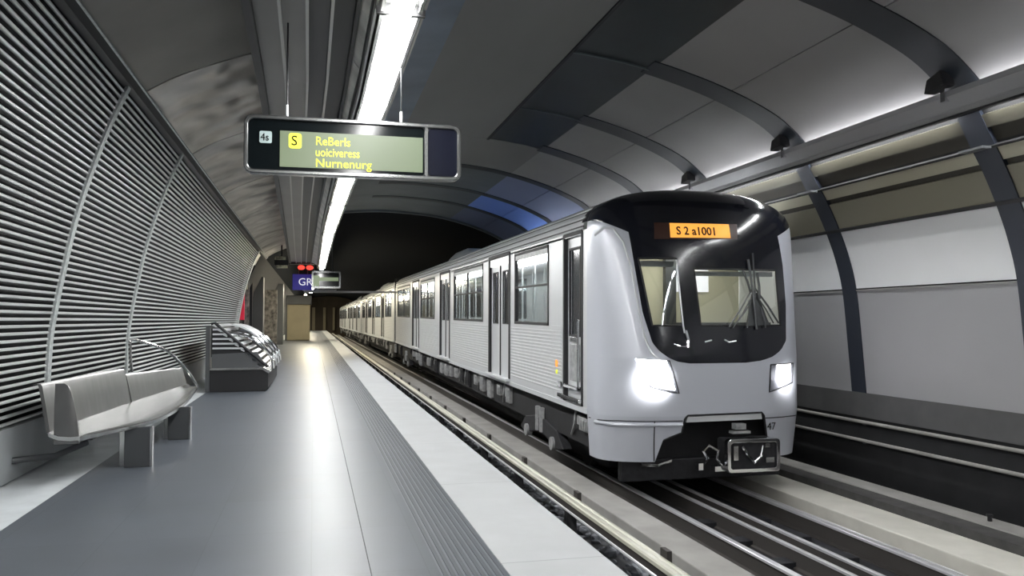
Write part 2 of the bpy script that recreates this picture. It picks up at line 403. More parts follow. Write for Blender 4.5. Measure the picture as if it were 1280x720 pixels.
# ------------------------------------------------------------------ platform floor
fl=tag(empty('floor',(0,YN,0)),kind='structure')
MB().box(-2.08,.331,YN,YF,-.05,0).build('dark_tile_paving',M['floor'],fl)
MB().box(.337,.72,YN,YF,-.05,0).build('dark_tile_paving',M['floor'],fl)
MB().box(.331,.337,YN,YF,-.05,-.004).build('paving_joint',M['edge'],fl)
MB().box(.72,1.10,YN,YF,-.05,-.006).build('tactile_base',M['tactile_hi'],fl)
mb=MB()
for k in range(9):
    x=.735+k*.0415; mb.box(x,x+.024,YN,60,-.006,.0)
mb.build('tactile_ridges',M['tactile'],fl)
MB().box(1.10,1.75,YN,YF,-.06,0).build('platform_edge_slab',M['floor_white'],fl)
MB().box(-3.1,-2.08,YN,YF,-.05,0).build('pale_wall_strip',M['floor_wall'],fl)
MB().box(1.55,1.68,YN,YF,-.95,-.06).build('platform_face',M['edge'],fl)
# track bed
tb=tag(empty('track_bed',(4.75,YN,-.95)),kind='structure')
MB().box(1.6,7.1,YN,YF,-1.05,-.95).build('bed_slab',M['trackbed'],tb)
MB().box(1.68,3.10,YN,YF,-.95,-.80).build('ballast_shoulder',M['edge'],tb)
MB().box(3.10,3.47,YN,YF,-.95,-.60).build('kerb',M['kerb'],tb,bevel=.012)
MB().box(5.73,6.30,YN,YF,-.95,-.70).build('wide_kerb',M['kerb_light'],tb,bevel=.012)
MB().box(6.30,6.56,YN,YF,-.95,-.615).build('gravel_gutter',M['kerb_mid'],tb)
MB().box(6.56,6.86,YN,YF,-.95,-.60).build('far_kerb',M['kerb'],tb,bevel=.012)

def rocks():
    mb=MB(); import bmesh
    for i in range(520):
        y=3.2+ (random.random()**1.6)*24; x=random.uniform(2.60,3.08); r=random.uniform(.03,.085)
        bm=bmesh.new(); bmesh.ops.create_icosphere(bm,subdivisions=1,radius=r)
        sx,sy,sz=random.uniform(.8,1.7),random.uniform(.7,1.5),random.uniform(.5,.9)
        rot=Matrix.Rotation(random.random()*6,3,'Z')
        vs=[]
        for v in bm.verts:
            c=v.co*random.uniform(.8,1.15); vs.append(tuple(Vector((x,y,-.80+r*.3))+rot@Vector((c.x*sx,c.y*sy,c.z*sz))))
        fs=[tuple(v.index for v in f.verts) for f in bm.faces]; bm.free(); mb.add(vs,fs)
    o=mb.build('ballast',M['rock'],org=(2.7,10,-.8))
    tag(o,'grey ballast stones in the dark gutter below the platform edge','gravel',kind='stuff')
rocks()

# ------------------------------------------------------------------ rails
def grade(y): return max(0,min(y,35)-10)*.0095
def rail(name,x,ztop,label,h=.14,w=.07,m='rail',group=None,y1=112):
    r=tag(empty(name,(x,YN,ztop-h)),label,'rail',group)
    ys_=[YN,4,10]+list(range(12,36,3))+[35,y1]
    def prof(f,mname,nm):
        rows=[]
        for y in ys_:
            g=grade(y)*0; rows.append([(x+a,y,ztop+b+g) for a,b in f])
        mb=MB().grid(rows,True); mb.f.append(tuple(range(len(f)))); 
        mb.build(nm,M[mname],r)
    prof([(-w/2,-.028),(-w/2,-.004),(-w/2+.008,0),(w/2-.008,0),(w/2,-.004),(w/2,-.028)],m,'rail_head')
    prof([(-.012,-.028),(.012,-.028),(.014,-h+.025),(w*.9,-h+.012),(w*.9,-h),(-w*.9,-h),(-w*.9,-h+.012),(-.014,-h+.025)],'rail_side','rail_web')
    return r
rail('running_rail',4.08,-.75,'polished running rail on the platform side of the track',h=.2)
rail('running_rail',5.43,-.75,'polished running rail on the far side, beside the wide pale kerb',h=.2)
rail('guard_rail',4.56,-.75,'thin bright middle rail nearer the platform, between the running rails',h=.2,w=.05)
rail('guard_rail',4.79,-.75,'thin bright middle rail farther from the platform, between the running rails',h=.2,w=.05)
rail('guard_rail',5.52,-.76,'narrow bright guard rail right against the far running rail',h=.19,w=.025)
# sleepers blocks between rails
for k in range(12):
    y=3.2+k*.8
    if y>9.4: break
    b=MB().box(4.28,5.25,y-.1,y+.1,-.95,-.89).build('sleeper_block',M['trackbed'],tb)
# conductor rail cover beside platform
c=tag(empty('conductor_rail',(2.5,YN,-.8)),'pale yellowish covered conductor rail running along below the platform edge','rail')
MB().prism([(2.42,-.335),(2.425,-.31),(2.44,-.30),(2.475,-.30),(2.485,-.315),(2.485,-.335)],YN,112).build('cover_strip',M['conduit'],c)
MB().prism([(2.505,-.34),(2.508,-.32),(2.52,-.31),(2.54,-.31),(2.552,-.32),(2.552,-.34)],YN,112).build('cover_strip',M['conduit'],c)
MB().tube([(2.36,YN,-.36),(2.36,112,-.36)],.012,6).build('edge_cable',M['rail'],c)
MB().box(2.43,2.55,YN,112,-.40,-.335).build('conductor_bar',M['rail_side'],c)
for k in range(26):
    y=3.6+k*2.1
    MB().box(2.44,2.54,y-.04,y+.04,-.82,-.40).build('support_post',M['equip_dark'],c)
    if k<12: MB().box(2.545,2.585,y-.06,y+.06,-.36,-.255).build('clamp',M['rail_side'],c)
# wall conduits
for x,z,lab in ((6.93,.13,'upper grey pipe in the dark recess below the right wall'),(6.93,-.11,'lower grey pipe in the dark recess below the right wall')):
    p=tag(empty('wall_pipe',(x,YN,z)),lab,'pipe')
    MB().tube([(x,YN,z),(x,YE,z)],.022,8).build('pipe',M['kerb'],p,smooth=True)
    for k in range(9): MB().box(x-.01,7.03,.5+k*2.9,.56+k*2.9,z-.035,z-.02).build('pipe_bracket',M['steel_dark'],p)
post=MB().tube([(6.72,7.02,-.60),(6.72,7.02,-.55)],.022,8).tube([(6.72,7.02,-.55),(6.72,7.02,-.53)],.035,8).build('anchor_bolt',M['rubber'],org=(6.72,7.02,-.6))
tag(post,'small black bolt standing on the far kerb right of the track','bolt')

# ------------------------------------------------------------------ overhead channel, light strip
def TL(y): return lerp_tab([(-12,-.42),(5.6,-.449),(7.5,-.466),(12.6,-.554),(22.7,-.72),(31,-.86)],y)
def TR(y): return lerp_tab([(-12,.27),(5.5,.262),(8.5,.25),(13,.126),(17,.05),(31,-.13)],y)
ch=tag(empty('cable_channel',(-.1,YN,3.6)),'long dark overhead cable channel with bright edges running beside the light strip','cable channel')
tys=[-12,-6,0,3,5.6,7.5,10,12.6,15,17,20,22.7,26,31.5]
def tray_strip(t0,t1,z0,z1,m,nm):
    rows=[]
    for y in tys:
        a,b=TL(y),TR(y); xa,xb=a+(b-a)*t0,a+(b-a)*t1
        rows.append([(xa,y,z0),(xb,y,z0),(xb,y,z1),(xa,y,z1)])
    mb=MB().grid(rows,True); mb.f.append((0,1,2,3)); n=4*(len(rows)-1); mb.f.append((n+3,n+2,n+1,n))
    return mb.build(nm,M[m],ch)
tray_strip(-.06,.03,3.57,3.95,'tray_b','side_flange')
tray_strip(.03,.27,3.62,3.66,'tray_a','channel_plate')
tray_strip(.27,.30,3.57,3.66,'tray_l','channel_edge')
tray_strip(.30,.53,3.61,3.66,'tray_a','channel_plate')
tray_strip(.53,.56,3.57,3.66,'tray_l','channel_edge')
tray_strip(.56,.77,3.63,3.67,'tray_c','channel_plate')
tray_strip(.77,.80,3.59,3.66,'tray_l','channel_edge')
tray_strip(.80,1.02,3.62,3.66,'tray_b','channel_plate')
tray_strip(1.0,1.04,3.56,3.8,'tray_b','side_flange')
for y in (-1,5,11,17,23,29):
    xm=(TL(y)+TR(y))/2; MB().tube([(xm,y,3.66),(xm,y,4.66)],.012,6).build('hanger_rod',M['tray_b'],ch)
LX=[(-12,.50),(4.8,.504),(6,.511),(7.5,.500),(11.4,.40),(18,.30),(30.6,.262)]
def lx(y): return lerp_tab(LX,y)
units=[(-11.8,-7.6),(-7.5,-3.3),(-3.2,.7),(.75,4.95),(5.0,9.3),(9.35,13.7),(13.75,18.3),(18.35,24.3),(24.35,31.0)]
labs=['fluorescent strip light overhead, behind the viewpoint, farthest back','fluorescent strip light overhead, behind the viewpoint, middle one','fluorescent strip light overhead at the platform, last before the camera','fluorescent strip light at the very top edge above the departure sign',
 'bright fluorescent strip light directly above and behind the departure sign','fluorescent strip light emerging just below the departure sign','fluorescent strip light in the overhead row, second below the departure sign',
 'fluorescent strip light in the overhead row, next to last towards the tunnel','fluorescent strip light farthest down the row, ending above the small sign']
for (a,b),lab in zip(units,labs):
    xa,xb=lx(a),lx(b); e=tag(empty('strip_light',((xa+xb)/2,(a+b)/2,3.5)),lab,'ceiling light','row of fluorescent strip lights')
    def bar(x0,x1,z0,z1,m,nm,e=e,a=a,b=b,xa=xa,xb=xb):
        ym=(a+b)/2; xm=lx(ym)
        rows=[[(x+x0,y,z0),(x+x1,y,z0),(x+x1,y,z1),(x+x0,y,z1)] for x,y in ((xa,a),(xm,ym),(xb,b))]
        mb=MB().grid(rows,True); mb.f += [(0,1,2,3),(11,10,9,8)]; return mb.build(nm,M[m],e)
    bar(-.060,.060,3.315,3.385,'light','diffuser')
    bar(-.12,.12,3.385,3.46,'steel','housing')
    bar(-.125,-.105,3.33,3.44,'steel','side_rail'); bar(.105,.125,3.33,3.44,'steel','side_rail')
    bar(-.155,-.14,3.36,3.44,'tray_l','side_rail'); bar(.14,.155,3.36,3.44,'tray_l','side_rail')
    bar(-.158,-.12,3.43,3.46,'tray_b','flange'); bar(.12,.158,3.43,3.46,'tray_b','flange')
    MB().box(xa-.15,xa+.15,a-.03,a+.0,3.325,3.45).build('end_cap',M['tray_b'],e)
    for y in (b-.4,): MB().tube([(lx(y),y,3.45),(lx(y),y,4.66)],.01,6).build('hanger_rod',M['steel_dark'],e)
# reflector between channel and light
rf=tag(empty('reflector_strip',(.3,YN,3.6)),'mottled grey metal reflector strip between the cable channel and the lights','reflector')
ry=[-12]+[1.0+i*1.9 for i in range(16)]+[31.2]
for a,b in zip(ry,ry[1:]):
    b=min(b,31.2)
    if b<=a: continue
    rows=[[(TR(y)+.01,y,3.60),(lx(y)-.16,y,3.50),(lx(y)-.16,y,3.54),(TR(y)+.01,y,3.64)] for y in (a+.01,b-.01)]
    mb=MB().grid(rows,True); mb.f += [(0,1,2,3),(7,6,5,4)]
    mb.build('reflector_plate',M['reflector'],rf)

# cove up-lights inside the ledge trough (fixtures of the hall); wall washers added under it to brighten the wall
for i,(a,b) in enumerate(zip(RIBS[:-1],RIBS[1:]+[])):
    if a<-2: continue
    e=tag(MB().box(5.975,6.02,a+.25,b-.25,3.575,3.59).build('cove_light',M['cove'],org=(6.1,(a+b)/2,3.575)),
        'slim cove light lying hidden in the right ledge, bay %s from the near end'%(['one','two','three','four','five','six','seven','eight','nine','ten'][i]),'cove light','cove lights in the ledge')

MB().box(6.045,6.064,YN,YE,3.452,3.505).build('ledge_skirt',M['ledge'],ledge)
MB().box(6.065,6.085,YN,YE,3.43,3.49).build('washer_baffle',M['ledge_dark'],ledge)  # dark line under the ledge; hides the added washers from view
for i,(a,b) in enumerate(zip(RIBS[:-1],RIBS[1:])):
    e=tag(MB().box(6.11,6.16,a+.2,b-.2,3.455,3.468).build('added_washer',M['down'],org=(6.13,(a+b)/2,3.46)),
        'slim added downlight hidden behind the baffle below the right ledge, bay %s from the near end'%(['zero','one','two','three','four','five','six','seven','eight','nine','ten'][i]),'downlight','added downlights under the ledge')
# ------------------------------------------------------------------ ledge spot lamps at rib feet
for y,lab in ((6.62,'small black bracket spotlight on the ledge at the top right'),(9.41,'small black bracket spotlight on the ledge at the rib above the cab right side'),(12.1,'small black bracket spotlight on the ledge just over the cab roof')):
    s=tag(empty('ledge_spotlight',(5.93,y,3.65)),lab,'spotlight','bracket spotlights on the ledge')
    MB().box(5.90,5.95,y-.03,y+.03,3.56,3.74).build('bracket',M['chrome'],s)
    MB().prism([(y-.10,3.70),(y+.16,3.67),(y+.12,3.80),(y-.06,3.85)],5.82,5.96,'x').build('lamp_head',M['rubber'],s,bevel=.01)

# ------------------------------------------------------------------ departure sign
Yg=6.0
sg=tag(empty('departure_sign',(.28,Yg,2.9)),'large hanging departure sign with green display and chrome frame above the platform','sign')
def rrect(x0,x1,z0,z1,r,n=5):
    out=[]
    for cx,cz,a0 in ((x1-r,z1-r,0),(x0+r,z1-r,PI/2),(x0+r,z0+r,PI),(x1-r,z0+r,1.5*PI)):
        for k in range(n+1):
            a=a0+k*PI/2/n; out.append((cx+r*math.cos(a),cz+r*math.sin(a)))
    return out
def ring(mb,outer,inner,y0,y1):
    n=len(outer)
    vs=[(p[0],y0,p[1]) for p in outer]+[(p[0],y0,p[1]) for p in inner]+[(p[0],y1,p[1]) for p in outer]+[(p[0],y1,p[1]) for p in inner]
    fs=[]
    for i in range(n):
        j=(i+1)%n; fs += [(i,j,n+j,n+i),(2*n+i,3*n+i,3*n+j,2*n+j),(i,2*n+i,2*n+j,j),(n+i,n+j,3*n+j,3*n+i)]
    return mb.add(vs,fs)
x0,x1,z0,z1=-.49,1.062,2.487,2.905
MB().prism(rrect(x0+.01,x1-.01,z0+.01,z1-.01,.05),Yg+.02,Yg+.12).build('casing',M['steel_dark'],sg)
ring(MB(),rrect(x0,x1,z0,z1,.06),rrect(x0+.03,x1-.03,z0+.03,z1-.03,.04),Yg-.02,Yg+.07).build('chrome_frame',M['sign_frame'],sg,bevel=.008)
MB().prism(rrect(x0+.03,.79,z0+.03,z1-.03,.03),Yg,Yg+.03).build('black_glass',M['sign_black'],sg)
MB().prism(rrect(.815,x1-.03,z0+.035,z1-.035,.03),Yg-.005,Yg+.03).build('navy_end_panel',M['sign_blue'],sg)
MB().box(.79,.812,Yg-.018,Yg+.03,z0+.01,z1-.01).build('divider',M['sign_frame'],sg)
lcd=MB().box(-.245,.775,Yg-.006,Yg,z0+.055,2.80).build('display',M['lcd'],sg)
ic=MB().prism(rrect(-.385,-.30,2.705,2.79,.012),Yg-.008,Yg).build('icon_tile',M['sign_icon'],sg)
text_mesh('icon_mark','4s',.075,M['sign_black'],ic,(-.378,Yg-.010,2.722),(1,0,0),(0,0,1),sx=.9)
yi=MB().prism(rrect(-.185,-.095,2.675,2.785,.02),Yg-.012,Yg-.006).build('line_badge',M['lcd_txt'],lcd)
text_mesh('badge_mark','S',.10,M['sign_black'],yi,(-.168,Yg-.015,2.697),(1,0,0),(0,0,1))
for s,z,w in (('ReBerls',2.708,.91),('uoiciveress',2.628,.80),('Nurnenurg',2.55,1.02)):
    text_mesh('text_line',s,.088,M['lcd_txt'],lcd,(-.0,Yg-.009,z),(1,0,0),(0,0,1),sx=w*1.0,fat=.0004)
for x in (-.2,.62):
    MB().tube([(x,Yg+.05,2.9),(x,Yg+.05,3.60 if x<0 else 4.66)],.006,8).build('hanger_rod',M['beam_l'],sg)
    MB().tube([(x,Yg+.05,2.9),(x,Yg+.05,3.0)],.011,10).build('hanger_foot',M['silver_light'],sg)

# ------------------------------------------------------------------ benches
def bench_near():
    b=tag(empty('platform_bench',(-1.9,10.5,0)),'long curved stainless steel bench in the foreground against the louvred wall','bench')
    fx=[(7.9,-2.02),(8.3,-1.86),(8.7,-1.68),(9.1,-1.57),(10.,-1.53),(11.,-1.55),(12.,-1.62),(12.8,-1.68),(13.4,-1.74)]
    bx=[(7.9,-2.24),(8.5,-2.22),(9.5,-2.18),(10.5,-2.11),(11.5,-2.04),(12.5,-1.95),(13.4,-1.86)]
    ys_=[7.9+5.5*i/44 for i in range(45)]
    def F(y): return lerp_tab(fx,y)
    def B(y): return lerp_tab(bx,y)
    # smooth the tables
    def sm(f,y): return sum(f(y+d) for d in (-.3,-.15,0,.15,.3))/5
    rows=[]
    for y in ys_:
        f,bk=sm(F,y),sm(B,y)
        rows.append([(bk,y,.47),(bk+(f-bk)*.3,y,.435),(bk+(f-bk)*.7,y,.425),(f-.02,y,.43),(f,y,.42)])
    mb=MB(); mb.sheet(rows,(0,0,-.035)); mb.build('seat',M['steel'],b,smooth=True)
    def back(y0,y1,top0,top1,nm):
        rows=[]
        n=24
        for i in range(n+1):
            y=y0+(y1-y0)*i/n; bk=sm(B,y); zt=top0+(top1-top0)*i/n
            rows.append([(bk,y,.46),(bk-.035,y,.46+(zt-.46)*.5),(bk-.07,y,zt-.02),(bk-.085,y,zt),(bk-.12,y,zt-.005)])
        mb=MB(); mb.sheet(rows,(-.03,0,0)); return mb.build(nm,M['satin'],b,smooth=True)
    back(7.95,10.55,.89,.87,'backrest'); back(10.62,13.35,.80,.72,'backrest')
    # near end panel
    rows=[]
    for i in range(9):
        t=i/8; x=-2.20+(.20)*t; zt=.89-(.47)*max(0,(t-.35)/.65)**2.2
        rows.append([(x,7.93,.36),(x,7.92,(.36+zt)/2),(x,7.94,zt)])
    MB().sheet(rows,(0,.03,0)).build('end_panel',M['satin'],b,smooth=True)
    for y,x in ((8.75,-1.80),(10.62,-1.70)):
        MB().box(x,x+.245,y,y+.05,0,.395).build('leg',M['steel_dark'],b,bevel=.006)
        MB().box(x+.235,x+.26,y-.01,y+.07,0,.395).build('leg',M['steel'],b,bevel=.004)
        MB().box(x-.06,x-.01,y+.08,y+.30,0,.395).build('leg',M['steel'],b,bevel=.004)
    MB().tube([(-2.60,8.15,.20),(-2.3,8.35,.2),(-2.1,8.6,.28)],.03,10).build('wall_bracket',M['steel_dark'],b,smooth=True)
    MB().box(-2.15,-2.05,8.6,13.0,.30,.38).build('under_beam',M['steel_dark'],b)
    pts=[]
    P=[(-2.48,12.45,.72),(-2.50,12.42,1.05),(-2.46,12.45,1.17),(-2.1,12.69,.987+.04),(-1.9,12.95,.80),(-1.76,13.2,.55),(-1.72,13.3,.42)]
    Q=[Vector(p) for p in P]; Q=[Q[0]]+Q+[Q[-1]]
    for i in range(1,len(Q)-2):
        for k in range(6):
            t=k/6; a,b_,c_,d=Q[i-1],Q[i],Q[i+1],Q[i+2]
            pts.append(.5*((2*b_)+(-a+c_)*t+(2*a-5*b_+4*c_-d)*t*t+(-a+3*b_-3*c_+d)*t**3))
    pts.append(Q[-1])
    MB().tube(pts,.022,8).build('arm_rail',M['steel'],b,smooth=True)
bench_near()
def bench_far():
    b=tag(empty('platform_bench',(-1.45,19,0)),'dark boxy bench with a sloping slatted steel back farther down the platform','bench')
    y0,y1=17.4,21.6
    MB().prism([(-2.02,0),(-.95,0),(-.89,.05),(-.89,.40),(-.95,.44),(-2.02,.44)],y0,y1).build('base',M['rubber'],b,bevel=.01)
    MB().prism([(-2.02,.44),(-1.0,.44),(-.88,.36),(-.84,.40),(-.98,.485),(-2.02,.485)],y0-.03,y1+.03).build('seat',M['steel'],b)
    MB().prism([(-1.98,.485),(-1.02,.485),(-.92,.52),(-1.12,.80),(-1.98,.76)],y0,y0+.05).build('side_panel',M['column'],b)
    MB().box(-2.10,-2.02,y0-.02,y1,.0,1.33).build('rear_panel',M['steel_dark'],b)
    # sloping slats
    n=9
    for k in range(n):
        t=k/(n-1); x=-1.96+t*.90; z=1.36-t*.80
        MB().prism([(x-.035,z-.02),(x+.035,z-.055),(x+.045,z-.03),(x-.025,z+.01)],y0,y1-.6).build('back_slat',M['silver_light'],b)
    MB().tube([(-2.0,y0-.01,1.37),(-1.93,y0-.01,1.39),(-.90,y0-.01,.50)],.03,8).build('slope_rail',M['rubber'],b)
    MB().prism([(-2.0,.70),(-1.20,.80),(-1.9,1.28),(-2.0,1.28)],y0+.02,y0+.06).build('slatted_side',M['rubber'],b)
    for k in range(5):
        z=.86+k*.095; MB().box(-1.97,-1.25-.13*k*1.05+0,y0-.015,y0+.02,z,z+.035).build('side_slat',M['silver_light'],b)
    for k in range(4):
        y=y0+.15+k*1.2
        pts=[(-1.75+1.0*math.sin(a)*.95,y,.45+.75*math.cos(a)) for a in [i*PI/2/10 for i in range(11)]]
        MB().tube(pts,.03,8).build('arm_hoop',M['chrome'],b,smooth=True)
    rows=[[(-1.78+.55*t,y,1.36-.05*t-.22*t*t) for t in (0,.25,.5,.75,1)] for y in (19.4,20.5,21.6)]
    MB().sheet(rows,(0,0,-.04)).build('headrest',M['silver_light'],b,smooth=True)
bench_far()
#MORE
# ------------------------------------------------------------------ train
CX,YB,NN=4.80,9.95,3.2
def wz(z):
    if z>2.6:
        t=min(1,(z-2.6)/.56); return 1.40*(1-t**2.6)**(1/2.2)+.0001
    if z<.3: return 1.40-.03*(.3-z)/.5
    return 1.40
def Dz(z):
    d=.78
    if z>1.0: d-=.20*((z-1.0)/1.6)
    if z<.3: d-=.10*(.3-z)/.5
    if z>2.3: t=min(1,(z-2.3)/.86); d*=max(0,1-t**2.6)**.5
    return d
def ang(x,z):
    u=max(-1,min(1,(x-CX)/wz(z))); return math.acos(-math.copysign(abs(u)**(NN/2),u))
def surf(a,z,off=0):
    c,s=math.cos(a),math.sin(a)
    w=wz(z)+off*.8; d=Dz(z)+off
    return (CX-w*math.copysign(abs(c)**(2/NN),c), YB-d*abs(s)**(2/NN), z)
def xsurf(x,z,off=0): return surf(ang(x,z),z,off)
def fpatch(mb,xl,xr,z0,z1,nz,nx,off=0):
    rows=[]
    for i in range(nz+1):
        z=z0+(z1-z0)*i/nz
        a0 = 0 if xl is None else ang(xl(z),z); a1 = PI if xr is None else ang(xr(z),z)
        rows.append([surf(a0+(a1-a0)*j/nx,z,off) for j in range(nx+1)])
    return mb.grid(rows)
def qpatch(mb,c,off,n=8,thick=.0):
    # c: four (x,z): top-left, top-right, bottom-right, bottom-left
    rows=[]
    for i in range(n+1):
        t=i/n; r=[]
        for j in range(n+1):
            s=j/n
            x=(c[0][0]*(1-s)+c[1][0]*s)*(1-t)+(c[3][0]*(1-s)+c[2][0]*s)*t
            z=(c[0][1]*(1-s)+c[1][1]*s)*(1-t)+(c[3][1]*(1-s)+c[2][1]*s)*t
            r.append(xsurf(x,z,off))
        rows.append(r)
    if thick: return mb.sheet(rows,(0,thick,0))
    return mb.grid(rows)
def frame_tube(mb,c,off,r,closed=True):
    pts=[]; m=len(c)
    for k in range(m if closed else m-1):
        a,b=c[k],c[(k+1)%m]
        for i in range(6):
            t=i/6; pts.append(xsurf(a[0]*(1-t)+b[0]*t,a[1]*(1-t)+b[1]*t,off))
    pts.append(xsurf(*(c[0] if closed else c[-1]),off))
    return mb.tube(pts,r,6)
T=lambda tab:(lambda z:lerp_tab(tab,z))

def wall_holes(mb,X,y0,y1,z0,z1,holes,t=.05):
    ysx=sorted(set([y0,y1]+[h[0] for h in holes]+[h[1] for h in holes])); zs=sorted(set([z0,z1]+[h[2] for h in holes]+[h[3] for h in holes]))
    sgn=1 if X<CX else -1
    for a,b in zip(ysx,ysx[1:]):
        run=None
        for c,d in zip(zs,zs[1:]):
            if any(h[0]-1e-6<=a and b<=h[1]+1e-6 and h[2]-1e-6<=c and d<=h[3]+1e-6 for h in holes):
                if run: mb.box(min(X,X+sgn*t),max(X,X+sgn*t),a,b,run[0],run[1]); run=None
            else: run=(run[0],d) if run else (c,d)
        if run: mb.box(min(X,X+sgn*t),max(X,X+sgn*t),a,b,run[0],run[1])
    return mb

XL,XR=CX-1.40,CX+1.40
ZB=.27
def make_car(name,label,y0,y1,feats,cab,group=None):
    base=empty(name,(CX,10.0 if cab else y0,-.75)); tag(base,label,'train car',group)
    # openings
    holes=[]
    for k,a,b in feats:
        if k=='win': holes.append((a,b,1.35,2.56))
        if k=='door': holes.append((a,b,.36,2.62))
        if k=='cabdoor': holes.append((a,b,.33,2.66))
    zt=2.62
    holes=[(a,b,c,min(d,2.60)) for a,b,c,d in holes]
    wall_holes(MB(),XL,y0,y1,ZB,zt,holes).build('side_wall',M['silver_side'],base)
    wall_holes(MB(),XR,y0,y1,ZB,zt,[h for h in holes if h[2]>1]).build('side_wall',M['silver_side'],base)
    # cant rail bands and roof
    pr=[]
    for i in range(25):
        z=2.60+.56*(i/24)**.8 if i<24 else 3.16
        pr.append((CX-wz(z),z))
    full=pr+[(2*CX-x,z) for x,z in pr[::-1][1:]]
    rows=[[(x,y,z) for x,z in full] for y in (y0+(.15 if cab else 0),y1)]
    mb=MB(); mb.sheet(rows,(0,0,-.03)); mb.build('roof',M['silver_side'],base,smooth=True)
    g=MB()
    for z,r in ((2.645,.012),(2.79,.014),(2.90,.012)):
        x=CX-wz(z)-.004; g.tube([(x,y0+.15,z),(x,y1,z)],r,6)
    g.build('roof_gutter',M['silver_light'],base)
    g=MB()
    for z in (2.675,2.765,2.87): x=CX-wz(z)-.001; g.box(x-.006,x+.01,y0+.15,y1,z-.012,z+.006)
    g.build('gutter_seam',M['rubber'],base)
    # end walls
    if not cab: MB().box(XL+.02,XR-.02,y0,y0+.05,ZB,3.0).build('end_wall',M['rubber'],base)
    MB().box(XL+.02,XR-.02,y1-.05,y1,ZB,3.0).build('end_wall',M['rubber'],base)
    MB().box(XL+.25,XR-.25,y1,y1+.55,.3,2.75).build('gangway_bellows',M['rubber'],base)
    # interior
    iy0=y0+1.35 if cab else y0+.06
    it=MB().box(XL+.06,XR-.06,iy0,y1-.06,.27,.33).box(XR-.09,XR-.055,iy0,y1-.06,.33,1.3).box(XL+.3,XR-.3,iy0,y1-.06,2.62,2.66)
    it.build('interior_lining',M['interior'],base)
    MB().box(XL+.55,XL+.85,iy0+.3,y1-.4,2.50,2.53).build('interior_light',M['light_in'],base)
    sb=MB()
    for a,b in zip([f[1] for f in feats if f[0]=='win'],[f[2] for f in feats if f[0]=='win']):
        sb.box(XL+.08,XL+.5,a,b,.75,.85).box(XL+.06,XL+.14,a,b,.85,1.28).box(XR-.5,XR-.08,a,b,.75,1.28)
    sb.build('seat_row',M['seatblue'],base)
    pm=MB(); yy=iy0+.6
    while yy<y1-.4:
        pm.tube([(CX-.4,yy,.33),(CX-.4,yy,2.62)],.018,6); pm.tube([(CX+.5,yy+.4,.33),(CX+.5,yy+.4,2.62)],.018,6); yy+=1.05
    pm.build('grab_poles',M['silver_light'],base)
    # features on the visible side
    prev=y0
    for k,a,b in feats:
        if k=='win':
            w=MB()
            for q in ((a,b,1.35,1.395),(a,b,2.515,2.56),(a,a+.05,1.35,2.56),(b-.05,b,1.35,2.56)): w.box(XL-.012,XL+.05,*q)
            win=w.build('window',M['rubber'],base)
            MB().box(XL+.012,XL+.02,a+.05,b-.05,1.395,2.515).build('pane',M['glass_side'],win)
            MB().box(XL-.006,XL+.03,a+.05,b-.05,1.955,1.985).build('transom',M['rubber'],win)
            if b-a>2.5: MB().box(XL-.004,XL+.03,(a+b)/2-.03,(a+b)/2+.03,1.395,2.515).build('mullion',M['rubber'],win)
            MB().box(XL-.006,XL+.012,a+.05,b-.05,2.44,2.515).build('vent_strip',M['equip'],win)
            w=MB()
            for q in ((a,b,1.35,1.395),(a,b,2.515,2.56),(a,a+.05,1.35,2.56),(b-.05,b,1.35,2.56)): w.box(XR-.05,XR+.012,*q)
            win=w.build('window',M['rubber'],base)
            MB().box(XR-.02,XR-.012,a+.05,b-.05,1.395,2.515).build('pane',M['glass_side'],win)
            MB().box(XR-.03,XR+.006,(a+b)/2-.03,(a+b)/2+.03,1.395,2.515).build('mullion',M['silver_light'],win)
        if k=='door':
            z0,z1=.36,2.60; m=(a+b)/2
            fr=MB()
            for q in ((a-.05,a+.03,z0,z1+.03),(b-.03,b+.05,z0,z1+.03),(a,b,z1-.03,z1+.04)): fr.box(XL-.016,XL+.06,*q)
            d=fr.build('door',M['rubber'],base)
            hd=MB().box(XL+.0,XL+.03,a+.03,b-.03,z1-.17,z1-.03).build('door_header',M['silver_light'],d)
            for c,e in ((a+.03,m-.008),(m+.008,b-.03)):
                cw=(e-c); h=(c+cw*.27,e-cw*.27,1.35,2.30)
                lf=MB(); wall_holes(lf,XL+.035,c,e,z0,z1-.17,[h],.04)
                lf.build('door_leaf',M['silver_side'],d)
                MB().box(XL+.045,XL+.06,h[0],h[1],h[2],h[3]).build('door_pane',M['glass_dark'],d)
                MB().box(XL+.02,XL+.04,h[0]-.02,h[0],h[2]-.02,h[3]+.02).box(XL+.02,XL+.04,h[1],h[1]+.02,h[2]-.02,h[3]+.02).box(XL+.02,XL+.04,h[0],h[1],h[2]-.02,h[2]).box(XL+.02,XL+.04,h[0],h[1],h[3],h[3]+.02).build('pane_seal',M['rubber'],d)
            MB().box(XL+.015,XL+.04,m-.012,m+.012,z0,z1-.17).build('centre_seal',M['rubber'],d)
            MB().box(XL-.09,XL+.03,a-.05,b+.05,.315,.365).build('door_step',M['silver_light'],d,bevel=.008)
